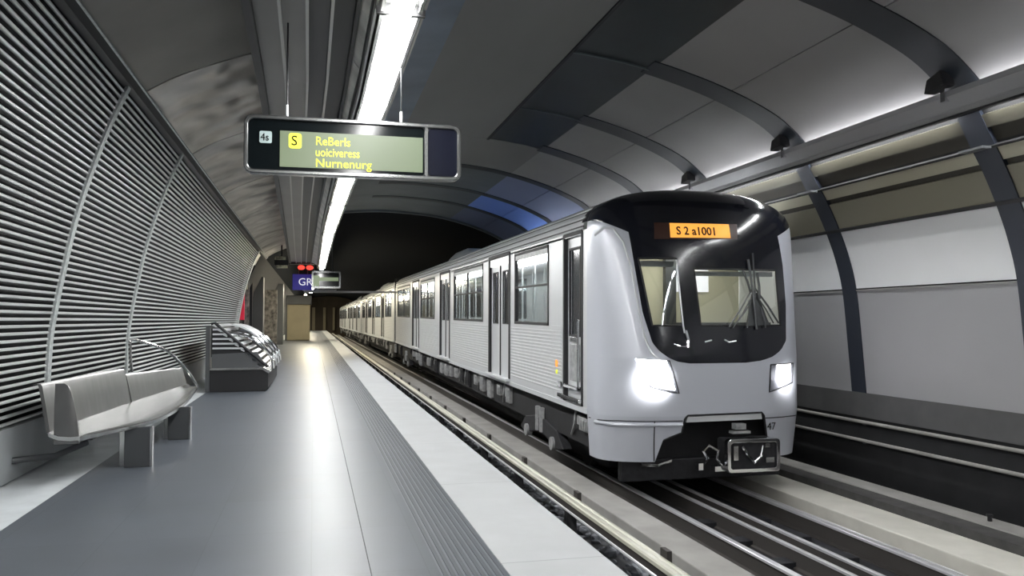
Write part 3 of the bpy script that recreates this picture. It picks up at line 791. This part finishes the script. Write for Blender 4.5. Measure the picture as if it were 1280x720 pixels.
        if k=='cabdoor':
            z0,z1=.33,2.60
            fr=MB()
            for q in ((a-.02,a+.03,z0,z1+.02),(b-.03,b+.03,z0,z1+.02),(a,b,z1-.02,z1+.03)): fr.box(XL-.014,XL+.07,*q)
            d=fr.build('cab_door',M['rubber'],base)
            h=(a+.20,b-.16,1.25,2.40)
            lf=MB(); wall_holes(lf,XL+.045,a+.03,b-.03,z0,z1-.02,[h],.04); lf.build('door_leaf',M['silver_side'],d)
            MB().box(XL+.055,XL+.07,*h).build('door_pane',M['glass_dark'],d)
            fr=MB()
            for q in ((h[0]-.03,h[0],h[2]-.03,h[3]+.03),(h[1],h[1]+.03,h[2]-.03,h[3]+.03),(h[0],h[1],h[2]-.03,h[2]),(h[0],h[1],h[3],h[3]+.03)): fr.box(XL+.025,XL+.05,*q)
            fr.build('pane_seal',M['rubber'],d)
            MB().tube([(XL-.02,a+.1,.55),(XL-.03,a+.1,.58),(XL-.03,a+.1,1.42),(XL-.02,a+.1,1.45)],.016,8).build('grab_rail',M['chrome'],d,smooth=True)
            MB().box(XL+.02,XL+.045,a+.22,b-.18,.62,1.12).build('recess_panel',M['equip'],d,bevel=.01)
            MB().box(XL+.0,XL+.045,a+.27,b-.25,1.15,1.22).build('door_handle',M['chrome'],d,bevel=.008)
            MB().box(XL-.06,XL+.03,a,b,.36,.42).build('cab_step',M['chrome'],d,bevel=.01)
            MB().box(XL-.05,XL+.03,a+.1,b-.1,.52,.57).build('cab_step',M['chrome'],d,bevel=.01)
    # corrugated panels between openings
    def holes_at(z): return [(h[0]-.06,h[1]+.06) for h in holes if h[2]<=z<=h[3]]
    cr=MB(); z=.44
    solid=sorted([(f[1],f[2]) for f in feats if f[0]!='win'])
    edges=[y0+.95 if cab else y0+.15]
    segs=[]; p=edges[0]
    for a,b in solid:
        if a-.12>p: segs.append((p+.1,a-.12))
        p=max(p,b+.02)
    segs.append((p+.1,y1-.2))
    for a,b in segs:
        if b-a<.5: continue
        cr=MB(); z=.44
        while z<1.29:
            cr.prism([(XL+.0,z-.017),(XL-.010,z-.008),(XL-.010,z+.008),(XL+.0,z+.017)],a,b); z+=.052
        cr.build('corrugated_panel',M['silver_side'],base)
    if cab:
        sp=MB().box(XL-.004,XL+.01,11.05,11.55,.40,1.36).build('access_panel',M['silver_side'],base,bevel=.003)
        o=MB().prism([(11.25+.035*math.cos(a),.82+.05*math.sin(a)) for a in [i*PI/6 for i in range(12)]],XL-.025,XL+.0,'x').build('marker_light',M['orange'],base); o['label']='small glowing orange marker light'
        MB().prism([(11.25+.03*math.cos(a),.70+.03*math.sin(a)) for a in [i*PI/6 for i in range(12)]],XL-.02,XL+.0,'x').build('marker_light',M['lcd_txt'],base)
        MB().box(XL-.035,XL,11.0,11.16,.50,.58).build('lock_plate',M['chrome'],base,bevel=.006)
        MB().box(XL-.035,XL,10.98,11.16,.36,.42).build('lock_plate',M['chrome'],base,bevel=.006)
    # sill band
    MB().box(XL-.012,XL+.05,y0,y1,ZB-.02,ZB+.05).build('sill',M['silver_light'],base)
    # underframe
    MB().box(XL+.13,XR-.13,y0+.1,y1,-.22,ZB).build('underframe',M['under'],base)
    MB().box(XL+.40,XR-.40,y0+.3,y1-.1,-.50,-.22).build('underframe',M['under'],base)
    rnd=random.Random(int(y0*7)); y=y0+.25 if not cab else 10.15
    bog=[y0+2.6,y1-3.2]
    n=0
    while y<y1-.8:
        L=rnd.uniform(.35,.95); inb=any(abs(y+L/2-q)<1.5 for q in bog)
        if not inb:
            h=rnd.uniform(.16,.40); m='equip' if rnd.random()<.5 else 'equip_dark'; zt_=ZB-.05-rnd.uniform(0,.1)
            L=min(L,.62)
            o=MB().box(XL+.07,XL+.3,y,y+L*.55,zt_-h,zt_)
            for j in range(int(L*.55/.1)):
                o.box(XL+.05,XL+.08,y+.02+j*.1,y+.07+j*.1,zt_-h*.9,zt_-.04)
            o.box(XL+.09,XL+.3,y+L*.62,y+L*.8,zt_-h*.7,zt_)
            o.build('equipment_box',M[m],base,bevel=.006)
            if rnd.random()<.6: MB().tube([(XL+.1,y+L*.9,ZB-.05),(XL+.08,y+L*.92,ZB-.25),(XL+.12,y+L*1.3,ZB-.42)],.016,6).build('hose',M['equip'],base)
        y+=L+rnd.uniform(.12,.45)
    for q in bog:
        bg=MB().prism([(q-1.25,-.42),(q-.9,-.2),(q-.35,-.12),(q+.35,-.12),(q+.9,-.2),(q+1.25,-.42),(q+.9,-.48),(q+.3,-.36),(q-.3,-.36),(q-.9,-.48)],XL+.10,XL+.24,'x').box(XL+.3,XR-.3,q-.3,q+.3,-.35,-.05).build('bogie',M['equip_dark'],base,bevel=.01)
        for yy in (q-.75,q+.75):
            for sx in (0,1):
                xx=(4.08,5.43)[sx]
                MB().prism([(yy+.34*math.cos(a),-.41+.34*math.sin(a)) for a in [i*PI/14 for i in range(28)]],xx-.05,xx+.05,'x').build('wheel',M['rail_side'],bg)
            MB().prism([(yy+.10*math.cos(a),-.41+.10*math.sin(a)) for a in [i*PI/8 for i in range(16)]],XL+.06,XL+.16,'x').build('axle_box',M['equip'],bg)
        MB().tube([(XL+.12,q-.12,-.33),(XL+.12,q-.12,.05)],.06,10).tube([(XL+.12,q+.12,-.33),(XL+.12,q+.12,.05)],.06,10).build('spring',M['equip'],bg)
    # roof pod
    for a,b in (((20.4,23.4),) if cab else ((y0+8,y0+12.5),)):
        sec=[(CX-1.12,2.9),(CX-1.05,3.08),(CX-.9,3.22),(CX+.9,3.22),(CX+1.05,3.08),(CX+1.12,2.9)]
        mb=MB(); rows=[]
        for y,k in ((a,.0),(a+.25,.75),(a+.6,1),(b-.6,1),(b-.25,.75),(b,0)):
            rows.append([(x,y,2.9+(z-2.9)*k) for x,z in sec])
        mb.grid(rows).build('roof_unit',M['silver_light'],base,smooth=True)
    return base

FE=[('cabdoor',10.13,10.92),('win',11.7,13.8),('door',14.2,15.9),('win',16.55,20.15),('door',20.8,22.4),('win',23.5,26.7),('door',27.1,28.9),('win',29.7,34.2)]
car=make_car('metro_car','leading silver metro car with black cab front, headlights and amber destination display',YB,35.0,FE,True,'cars of the silver metro train')

# ---- cab front
B=car
mkl=T([(.93,4.45),(.95,4.30),(1.0,4.18),(1.08,4.07),(1.18,3.99),(1.55,3.89),(2.04,3.83),(2.54,3.77)])
mkr=T([(.93,5.20),(.95,5.42),(1.0,5.60),(1.08,5.74),(1.2,5.84),(1.66,5.88),(2.17,5.87),(2.54,5.82)])
nl=T([(-.27,4.05),(0,4.13),(.02,4.2),(.08,4.34),(.10,4.37),(.29,4.39)])
nr=T([(-.27,5.68),(0,5.53),(.29,5.45)])
# silver shell
mb=MB()
fpatch(mb,None,nl,-.27,.0,3,26); fpatch(mb,None,nl,.0,.10,5,26); fpatch(mb,None,nl,.10,.29,3,26)
fpatch(mb,nr,None,-.27,.0,3,20); fpatch(mb,nr,None,.0,.29,4,20)
fpatch(mb,None,None,.29,.93,10,64)
fpatch(mb,None,mkl,.93,1.2,14,26); fpatch(mb,mkr,None,.93,1.2,14,26)
fpatch(mb,None,mkl,1.2,2.54,16,26); fpatch(mb,mkr,None,1.2,2.54,16,26)
hl=T([(2.54,3.77),(2.72,3.405)]); hr=T([(2.54,5.82),(2.72,6.195)])
fpatch(mb,None,hl,2.54,2.715,5,10); fpatch(mb,hr,None,2.54,2.715,5,10)
mb.build('nose_shell',M['silver'],B,smooth=True)
# underside returns & skirt seam
mb=MB(); frame_tube(mb,[(3.405,.22),(3.6,.235),(4.1,.235),(4.36,.235)],.0,.007,False); frame_tube(mb,[(5.48,.235),(5.9,.235),(6.19,.22)],.0,.007,False); frame_tube(mb,[(4.01,.23),(4.02,0),(4.04,-.26)],.0,.007,False)
mb.build('panel_seam',M['equip_dark'],B)
mb=MB()
pts=[xsurf(3.42+i*.94/12,.19,.006) for i in range(13)]; mb.tube(pts,.022,8); mb.build('skirt_crease',M['silver'],B,smooth=True)
# cheek crease, its highlight shaped as a lighter silver ridge
mb=MB(); frame_tube(mb,[(3.425,2.52),(3.50,2.60),(3.60,2.585),(3.70,2.42),(3.78,2.10),(3.85,1.55),(3.90,1.25),(3.97,1.06),(4.10,.95)],.0,.016,False); mb.build('crease_highlight',M['silver_light'],B,smooth=True)
# black mask with window openings
w1l=T([(1.39,4.00),(2.215,3.87)]); w1r=T([(1.39,4.38),(2.215,4.35)]); w2l=T([(1.39,4.62),(2.09,4.57)]); w2r=T([(1.39,5.75),(2.09,5.735)])
mb=MB()
fpatch(mb,mkl,mkr,.93,1.39,14,40,.004)
fpatch(mb,mkl,w1l,1.39,2.09,8,3,.004); fpatch(mb,w1r,w2l,1.39,2.09,8,3,.004); fpatch(mb,w2r,mkr,1.39,2.09,8,3,.004)
fpatch(mb,mkl,w1l,2.09,2.215,2,3,.004); fpatch(mb,w1r,mkr,2.09,2.215,2,20,.004)
fpatch(mb,mkl,mkr,2.215,2.54,5,40,.004)
mb.build('cab_mask',M['hood'],B,smooth=True)
mb=MB()
fpatch(mb,hl,hr,2.54,2.715,6,40,.004); 
rows=[]
for i in range(19):
    z=2.715+(3.16-2.715)*(1-(1-i/18)**1.8)
    rows.append([surf(PI*j/60,z,.004) for j in range(61)])
mb.grid(rows)
full=[]
for i in range(30):
    z=2.715+(3.16-2.715)*(i/29); full.append((CX-wz(z)-.004,z))
full=full+[(2*CX-x,z) for x,z in full[::-1][1:]]
mb.grid([[(x,YB,z+.004) for x,z in full],[(x,YB+.22,z+.004) for x,z in full]])
mb.build('hood',M['hood'],B,smooth=True)
# windows
g1=[(3.87,2.215),(4.35,2.215),(4.38,1.39),(4.00,1.39)]; g2=[(4.57,2.09),(5.735,2.09),(5.75,1.39),(4.62,1.39)]
for g in (g1,g2):
    ws=qpatch(MB(),g,-.012,10).build('windscreen',M['glass'],B,smooth=True)
    mb=MB(); frame_tube(mb,g,.004,.012); mb.build('windscreen_seal',M['rubber'],ws)
mb=MB(); frame_tube(mb,[(4.345,2.20),(4.385,1.39),(4.40,1.30)],.012,.011,False); mb.build('bright_trim',M['silver_light'],B,smooth=True)
mb=MB(); frame_tube(mb,[(4.41,1.33),(4.44,1.22),(4.43,1.12)],.015,.02,False); frame_tube(mb,[(4.25,1.165),(4.34,1.135),(4.43,1.14)],.01,.010,False); mb.build('handrail',M['chrome'],B,smooth=True)
mb=MB(); frame_tube(mb,[(4.66,1.19),(4.75,1.21)],.008,.010,False); mb.build('mask_handle',M['silver_light'],B)
mb=MB(); frame_tube(mb,[(4.92,1.215),(4.98,1.185),(5.08,1.20)],.008,.010,False); mb.build('mask_handle',M['silver_light'],B)
# wiper cluster
wp=MB()
def wl(a,b,r=.009,o=.03): 
    p,q=xsurf(*a,o),xsurf(*b,o+.01); wp.tube([p,tuple((p[i]+q[i])/2 - (.02 if i==1 else 0) for i in range(3)),q],r,6)
wl((5.36,1.34),(5.30,2.22),.016); wl((5.35,1.40),(5.37,2.30),.010)
wl((5.34,1.85),(4.98,1.38),.010); wl((5.36,1.80),(5.03,1.36),.008); wl((5.34,1.72),(5.06,1.40),.008); wl((5.22,2.08),(5.30,1.80),.014)
wl((5.38,1.85),(5.68,1.42),.012); wl((5.40,1.75),(5.60,1.42),.009); wl((5.42,2.05),(5.42,1.72),.016); wl((5.28,1.7),(5.22,1.36),.009); wl((5.44,1.62),(5.48,1.36),.010)
wp.build('wiper',M['wiper'],B,smooth=True)
qpatch(MB(),[(5.33,1.78),(5.41,1.80),(5.56,1.40),(5.22,1.38)],.022,6,.01).build('wiper_cover',M['wiper'],B)
# destination display
dp=qpatch(MB(),[(4.10,2.665),(5.22,2.675),(5.20,2.475),(4.08,2.455)],.008,10,.02).build('destination_display',M['amber_dim'],B)
qpatch(MB(),[(4.30,2.663),(5.10,2.668),(5.10,2.490),(4.29,2.478)],.014,10,.01).build('lit_field',M['amber'],dp)
p=xsurf(4.6,2.50,.035); q=xsurf(4.6,2.64,.035)
text_mesh('display_text','S 2 a1001',.15,M['amber_txt'],dp,(4.35,p[1]-.012,2.515),(1,0,0),(0,q[1]-p[1],q[2]-p[2]),sx=.93,fat=.003)
# small emblem, unit number
p=xsurf(5.50,.13,.012); text_mesh('car_number','47',.13,M['equip_dark'],B,(5.50,p[1]-.03,.09),(1,.12,0),(0,0,1))
# headlights
for c,mm,lab in (([(3.80,.985),(4.19,.965),(4.31,.57),(3.97,.65)],'head','glaring white left headlight'),([(5.56,.90),(5.955,.905),(5.93,.66),(5.535,.56)],'head_r','smaller bright right headlight')):
    h=qpatch(MB(),c,.006,8,.02).build('headlight',M['lens'],B,smooth=True); h['label']=lab
    mb=MB(); frame_tube(mb,c,.008,.008); mb.build('bezel',M['equip_dark'],h)
    cx=sum(p[0] for p in c)/4; cz=sum(p[1] for p in c)/4
    k=.92 if mm=='head' else .62
    up=.02 if mm=='head' else .05
    c2=[(cx+(x-cx)*k-(.03 if mm=='head' else -.02),cz+(z-cz)*k+up) for x,z in c]
    qpatch(MB(),c2,.014,8,.01).build('lamp',M[mm],h,smooth=True)
    L=bpy.data.lights.new('headlight_beam','SPOT'); L.energy=220 if mm=='head' else 45; L.spot_size=math.radians(110); L.spot_blend=.9; L.shadow_soft_size=.12
    lo=bpy.data.objects.new('headlight_beam',L); COL.objects.link(lo); lo.parent=B
    pp=xsurf(cx,cz,.06); lo.location=Vector((pp[0],pp[1]-.05,pp[2]))-Vector(B['_w']); lo.rotation_euler=(math.radians(78),0,0)
# notch lip and cavity
mb=MB(); frame_tube(mb,[(4.14,-.0),(4.22,.035),(4.36,.085),(4.385,.26),(4.42,.30),(5.42,.31),(5.46,.27),(5.53,0),(5.66,-.25)],.004,.012,False); mb.build('notch_edge',M['equip_dark'],B,smooth=True)
qpatch(MB(),[(4.42,.285),(5.42,.295),(5.44,.225),(4.41,.215)],.0,8,.05).build('notch_lip',M['silver_light'],B)
MB().box(4.0,5.75,9.62,9.75,-.40,.32).build('front_bulkhead',M['under'],B)
MB().box(3.7,5.9,9.55,9.66,-.55,-.28).build('obstacle_guard',M['equip_dark'],B,bevel=.02)
cp=MB().box(4.84,5.50,8.98,9.25,-.34,.02).build('coupler',M['equip_dark'],B,bevel=.03)
MB().box(5.08,5.30,9.2,9.65,-.28,-.05).build('coupler_shaft',M['equip_dark'],cp)
ff=MB()
o,i_=rrect(4.82,5.52,-.37,.03,.05),rrect(4.865,5.475,-.325,-.015,.035)
ring(ff,o,i_,8.93,9.02); ff.build('coupler_frame',M['chrome'],cp,bevel=.006)
MB().tube([(5.02,8.95,-.06),(5.10,8.93,-.18),(5.18,8.95,-.26),(5.26,8.93,-.18),(5.30,8.95,-.06)],.022,8).box(5.33,5.44,8.93,8.99,-.26,-.20).box(5.32,5.38,8.93,8.99,-.08,-.03).box(4.90,4.96,8.93,8.99,-.22,-.05).build('coupler_fittings',M['chrome'],cp,smooth=True)
MB().tube([(4.60,9.15,-.30),(4.62,9.05,-.20),(4.56,9.05,-.12),(4.66,9.1,-.06),(4.76,9.05,-.12),(4.74,9.05,-.22),(4.82,9.05,-.30)],.020,8).box(4.50,4.56,9.05,9.15,-.34,-.26).box(4.7,4.84,9.02,9.12,-.36,-.30).build('coupler_hoses',M['chrome'],cp,smooth=True)
MB().box(5.02,5.16,9.10,9.2,.12,.19).box(4.98,5.22,9.1,9.2,.07,.10).build('coupler_bracket',M['equip'],cp)
MB().tube([(3.95,9.5,-.33),(4.15,9.45,-.34),(4.35,9.5,-.30)],.02,6).build('air_hose',M['steel'],B)
# cab interior
MB().box(3.47,6.13,11.0,11.05,.3,2.6).build('cab_bulkhead',M['cream'],B)
MB().box(3.47,6.13,9.6,11.0,.86,.90).build('cab_desk',M['equip_dark'],B)
MB().box(3.50,6.10,9.72,11.0,2.42,2.46).build('cab_ceiling',M['interior'],B)
MB().box(4.92,5.08,10.90,11.0,.9,2.42).build('bulkhead_post',M['steel_dark'],B)
MB().box(4.02,4.10,10.55,11.0,.9,2.42).build('bulkhead_post',M['steel_dark'],B)
MB().box(5.12,5.62,10.96,11.0,1.85,2.2).build('bulkhead_window',M['whitetxt'],B)
MB().box(4.3,5.6,10.2,10.5,2.40,2.42).build('cab_light',M['light_cab'],B)
ml=[(4.2,2.13),]
# window top light rails seen inside
MB().box(3.8,4.45,9.62,9.66,2.13,2.20).box(4.5,5.85,9.62,9.66,2.02,2.08).build('sun_blind',M['silver_light'],B)
MB().box(4.45,5.9,9.75,9.79,.9,1.42).build('instrument_panel',M['steel_dark'],B)
car.rotation_euler=(.0095,0,0)

# trailing cars
F2=[('win',37.0,40.2),('door',40.9,42.5),('win',43.2,46.8),('door',47.5,49.1),('win',49.9,53.1),('door',53.8,55.4),('win',56.2,59.6)]
car2=make_car('metro_car','second silver metro car, coupled right behind the leading one',35.6,60.6,F2,False,'cars of the silver metro train')
car2.location.z+=.2375
index_kids()
for k,lab in ((1,'third metro car of the train, washed in warm light in the distance'),(2,'last visible metro car at the far end of the train')):
    c=copy_tree(car2); c.location.y+=25.6*k; c['label']=lab

# ------------------------------------------------------------------ far end of the platform
def tb_(name,mb,m,label,cat,org,group=None,**k):
    o=mb.build(name,M[m],org=org,**k); tag(o,label,cat,group); return o
# recess with red panel
r=tag(empty('red_cabinet',(-2.55,31,0)),'narrow red panel hanging in the recess past the end of the louvred wall','cabinet')
MB().box(-2.64,-2.42,30.7,30.9,1.45,2.50).build('panel',M['red'],r,bevel=.02)
MB().box(-2.95,-2.66,30.7,30.8,1.6,2.3).build('bracket',M['steel_dark'],r)
tb_('notice_panel',MB().box(-2.60,-2.32,30.85,30.9,2.55,3.45),'poster','mottled cream notice panel above the red panel in the recess','notice',(-2.46,30.9,2.55))
tb_('notice_panel',MB().box(-2.46,-2.30,31.3,31.4,.3,2.9),'clutter','tall mottled grey notice panel standing right of the red panel','notice',(-2.38,31.3,.3))
door=tag(empty('door_1',(-2.2,36,0)),kind='structure')
MB().box(-2.72,-2.35,33.6,33.7,0,3.3).build('door_opening',M['door_dark'],door)
tb_('grey_column',MB().box(-2.62,-2.10,36.5,37.3,0,3.3),'column','grey square column left of the tan kiosk, nearest the red panel','column',(-2.35,36.9,0),bevel=.02)
tb_('grey_column',MB().box(-2.55,-1.75,50.0,51.,0,3.6),'steel_dark','darker grey column between the mottled board and the tan kiosk','column',(-2.1,50.5,0),bevel=.02)
tb_('information_board',MB().box(-2.30,-1.72,41.0,41.2,.3,2.9),'clutter','mottled information board with pale patches between the two grey columns','board',(-2,41,.3))
k=tag(empty('kiosk',(-1.0,60,0)),'tall tan kiosk block at the far left end of the bright platform','kiosk')
MB().box(-1.85,-.25,60,62.5,.0,2.55).build('body',M['tan'],k,bevel=.06)
MB().box(-1.90,-.15,59.9,62.6,2.55,3.2).build('canopy',M['column'],k,bevel=.04)
MB().box(-1.95,-1.82,59.8,62.4,.0,3.0).build('side_post',M['steel_dark'],k)
# blue sign with white letters
s=tag(empty('blue_sign',(-.45,34,2.65)),'small glowing blue hanging sign with white letters far down the platform','sign')
MB().box(-.84,-.08,34,34.18,2.66,3.30).build('sign_box',M['bluesign'],s,bevel=.02)
text_mesh('lettering','GR',.42,M['whitetxt'],s,(-.62,33.98,2.85),(1,0,0),(0,0,1))
MB().tube([(-.6,34.1,3.3),(-.6,34.1,3.75)],.02,6).tube([(-.25,34.1,3.3),(-.25,34.1,3.75)],.02,6).build('hanger_rod',M['steel_dark'],s)
MB().box(-.95,.05,33.95,34.25,3.70,4.75).build('mounting_frame',M['tray_c'],s)
for x,l in ((-.50,'left'),(-.17,'right')):
    tb_('signal_lamp',MB().prism([(x+.14*math.cos(a),3.56+.09*math.sin(a)) for a in [i*PI/8 for i in range(16)]],33.8,33.96),'redlamp','small red signal lamp above the blue sign, the %s of two'%l,'lamp',(x,33.9,3.5),'red signal lamps')
# far display
d=tag(empty('departure_sign',(.5,33,2.7)),'small distant departure display beside the blue sign, over the platform edge','sign')
MB().box(-.06,1.0,33,33.25,2.74,3.34).build('casing',M['sign_black'],d)
ring(MB(),rrect(-.09,1.03,2.70,3.38,.06),rrect(-.03,.97,2.77,3.31,.04),32.95,33.28).build('frame',M['sign_frame'],d)
MB().box(.0,.94,32.97,33,2.99,3.13).build('display_strip',M['lcd'],d)
MB().box(-.05,.20,32.96,33,2.78,3.2).build('badge',M['lcd'],d)
MB().tube([(.3,33.1,3.34),(.3,33.1,4.68)],.02,6).tube([(.7,33.1,3.34),(.7,33.1,4.72)],.02,6).build('hanger_rod',M['steel_dark'],d)
cb=tag(empty('cross_beam',(3,34.6,2.63)),'thin pale horizontal beam spanning the tunnel behind the small display','beam')
MB().box(-.40,7.0,34.6,34.7,2.58,2.66).build('beam',M['ledge'],cb)
MB().box(-.45,.9,34.4,34.7,2.66,2.71).build('shelf',M['rib_l'],cb)
MB().tube([(-.3,34.65,2.66),(-.3,34.65,4.5)],.03,6).build('hanger_rod',M['tray_b'],cb)
sp=tag(empty('camera_cluster',(-1.2,32,3.4)),'cluster of pale camera and speaker boxes hanging left of the cable channel','camera')
MB().box(-1.45,-1.05,32,32.3,3.72,3.86).build('speaker_box',M['poster'],sp,bevel=.01)
MB().box(-1.38,-.98,31.9,32.2,3.42,3.52).build('camera_body',M['poster'],sp,bevel=.01)
MB().box(-1.45,-.95,32.0,32.2,3.52,3.72).build('bracket',M['rubber'],sp)
MB().tube([(-1.2,32.1,3.8),(-1.2,32.1,4.4)],.03,6).build('hanger_rod',M['rubber'],sp)
# end wall of the tunnel
ew=tag(empty('wall_end',(2.2,YF,0)),kind='structure')
MB().box(-3.2,7.3,YF,YF+.3,-1.0,5.2).build('end_wall',M['brown'],ew)
for x,w in ((-.2,.4),(1.3,.35),(2.6,.3)):
    MB().box(x,x+w,YF-.6,YF-.1,0,3.2).build('pillar',M['tan'],ew)
wb_=tag(empty('wall_back',(2.2,YN,0)),kind='structure')
MB().box(-3.2,7.3,YN-.2,YN,-1.05,5.2).build('back_wall',M['vault'],wb_)

# warm strip lights added behind signs and kiosk to brighten the far platform
for a,b,xa,xb,lab in ((34.9,46,.20,.0,'first added warm strip light beyond the cross beam, above the far platform'),(46.3,58,.0,-.22,'second added warm strip light beyond the cross beam, just before the tan kiosk'),(63,85,-.60,-.80,'added warm strip light in the dark tunnel behind the tan kiosk'),(86,112,-.8,-1.,'added warm strip light at the far dark end of the tunnel')):
    w=tag(empty('tunnel_fill_light',((xa+xb)/2,(a+b)/2,3.5)),lab,'ceiling light','added warm strip lights of the far tunnel')
    for nm,z0,z1,h,m in (('diffuser',3.31,3.38,.08,'warm'),('housing',3.38,3.46,.12,'steel_dark')):
        rows=[[(x-h,y,z0),(x+h,y,z0),(x+h,y,z1),(x-h,y,z1)] for x,y in ((xa,a),(xb,b))]
        mb=MB().grid(rows,True); mb.f += [(0,1,2,3),(7,6,5,4)]; mb.build(nm,M[m],w)
    MB().tube([(xa,a+1,3.46),(xa,a+1,4.6)],.02,6).build('hanger_rod',M['steel_dark'],w)
    MB().tube([(xb,b-1,3.46),(xb,b-1,4.6)],.02,6).build('hanger_rod',M['steel_dark'],w)

# ------------------------------------------------------------------ world, camera, colour
W=bpy.data.worlds.new('world'); SC.world=W; W.use_nodes=True
W.node_tree.nodes['Background'].inputs[0].default_value=(.75,.8,.9,1); W.node_tree.nodes['Background'].inputs[1].default_value=.02
cam=bpy.data.cameras.new('camera'); co=bpy.data.objects.new('camera',cam); COL.objects.link(co)
cam.sensor_width=36; cam.lens=1020/1280*36; cam.clip_start=.05; cam.clip_end=400
yaw,pitch=math.radians(13.6555),math.radians(2.2457)
F=Vector((math.sin(yaw)*math.cos(pitch),math.cos(yaw)*math.cos(pitch),math.sin(pitch)))
R=Vector((math.cos(yaw),-math.sin(yaw),0)); U=R.cross(F)
mw=Matrix((( R.x,U.x,-F.x,0),(R.y,U.y,-F.y,0),(R.z,U.z,-F.z,1.45),(0,0,0,1)))
co.matrix_world=mw; SC.camera=co
for o in bpy.data.objects:
    if '_w' in o: del o['_w']
SC.view_settings.view_transform='Standard'; SC.view_settings.look='None'; SC.view_settings.gamma=1; SC.view_settings.use_curve_mapping=False
SC.view_settings.exposure=0.35
SC.cycles.use_denoising=True
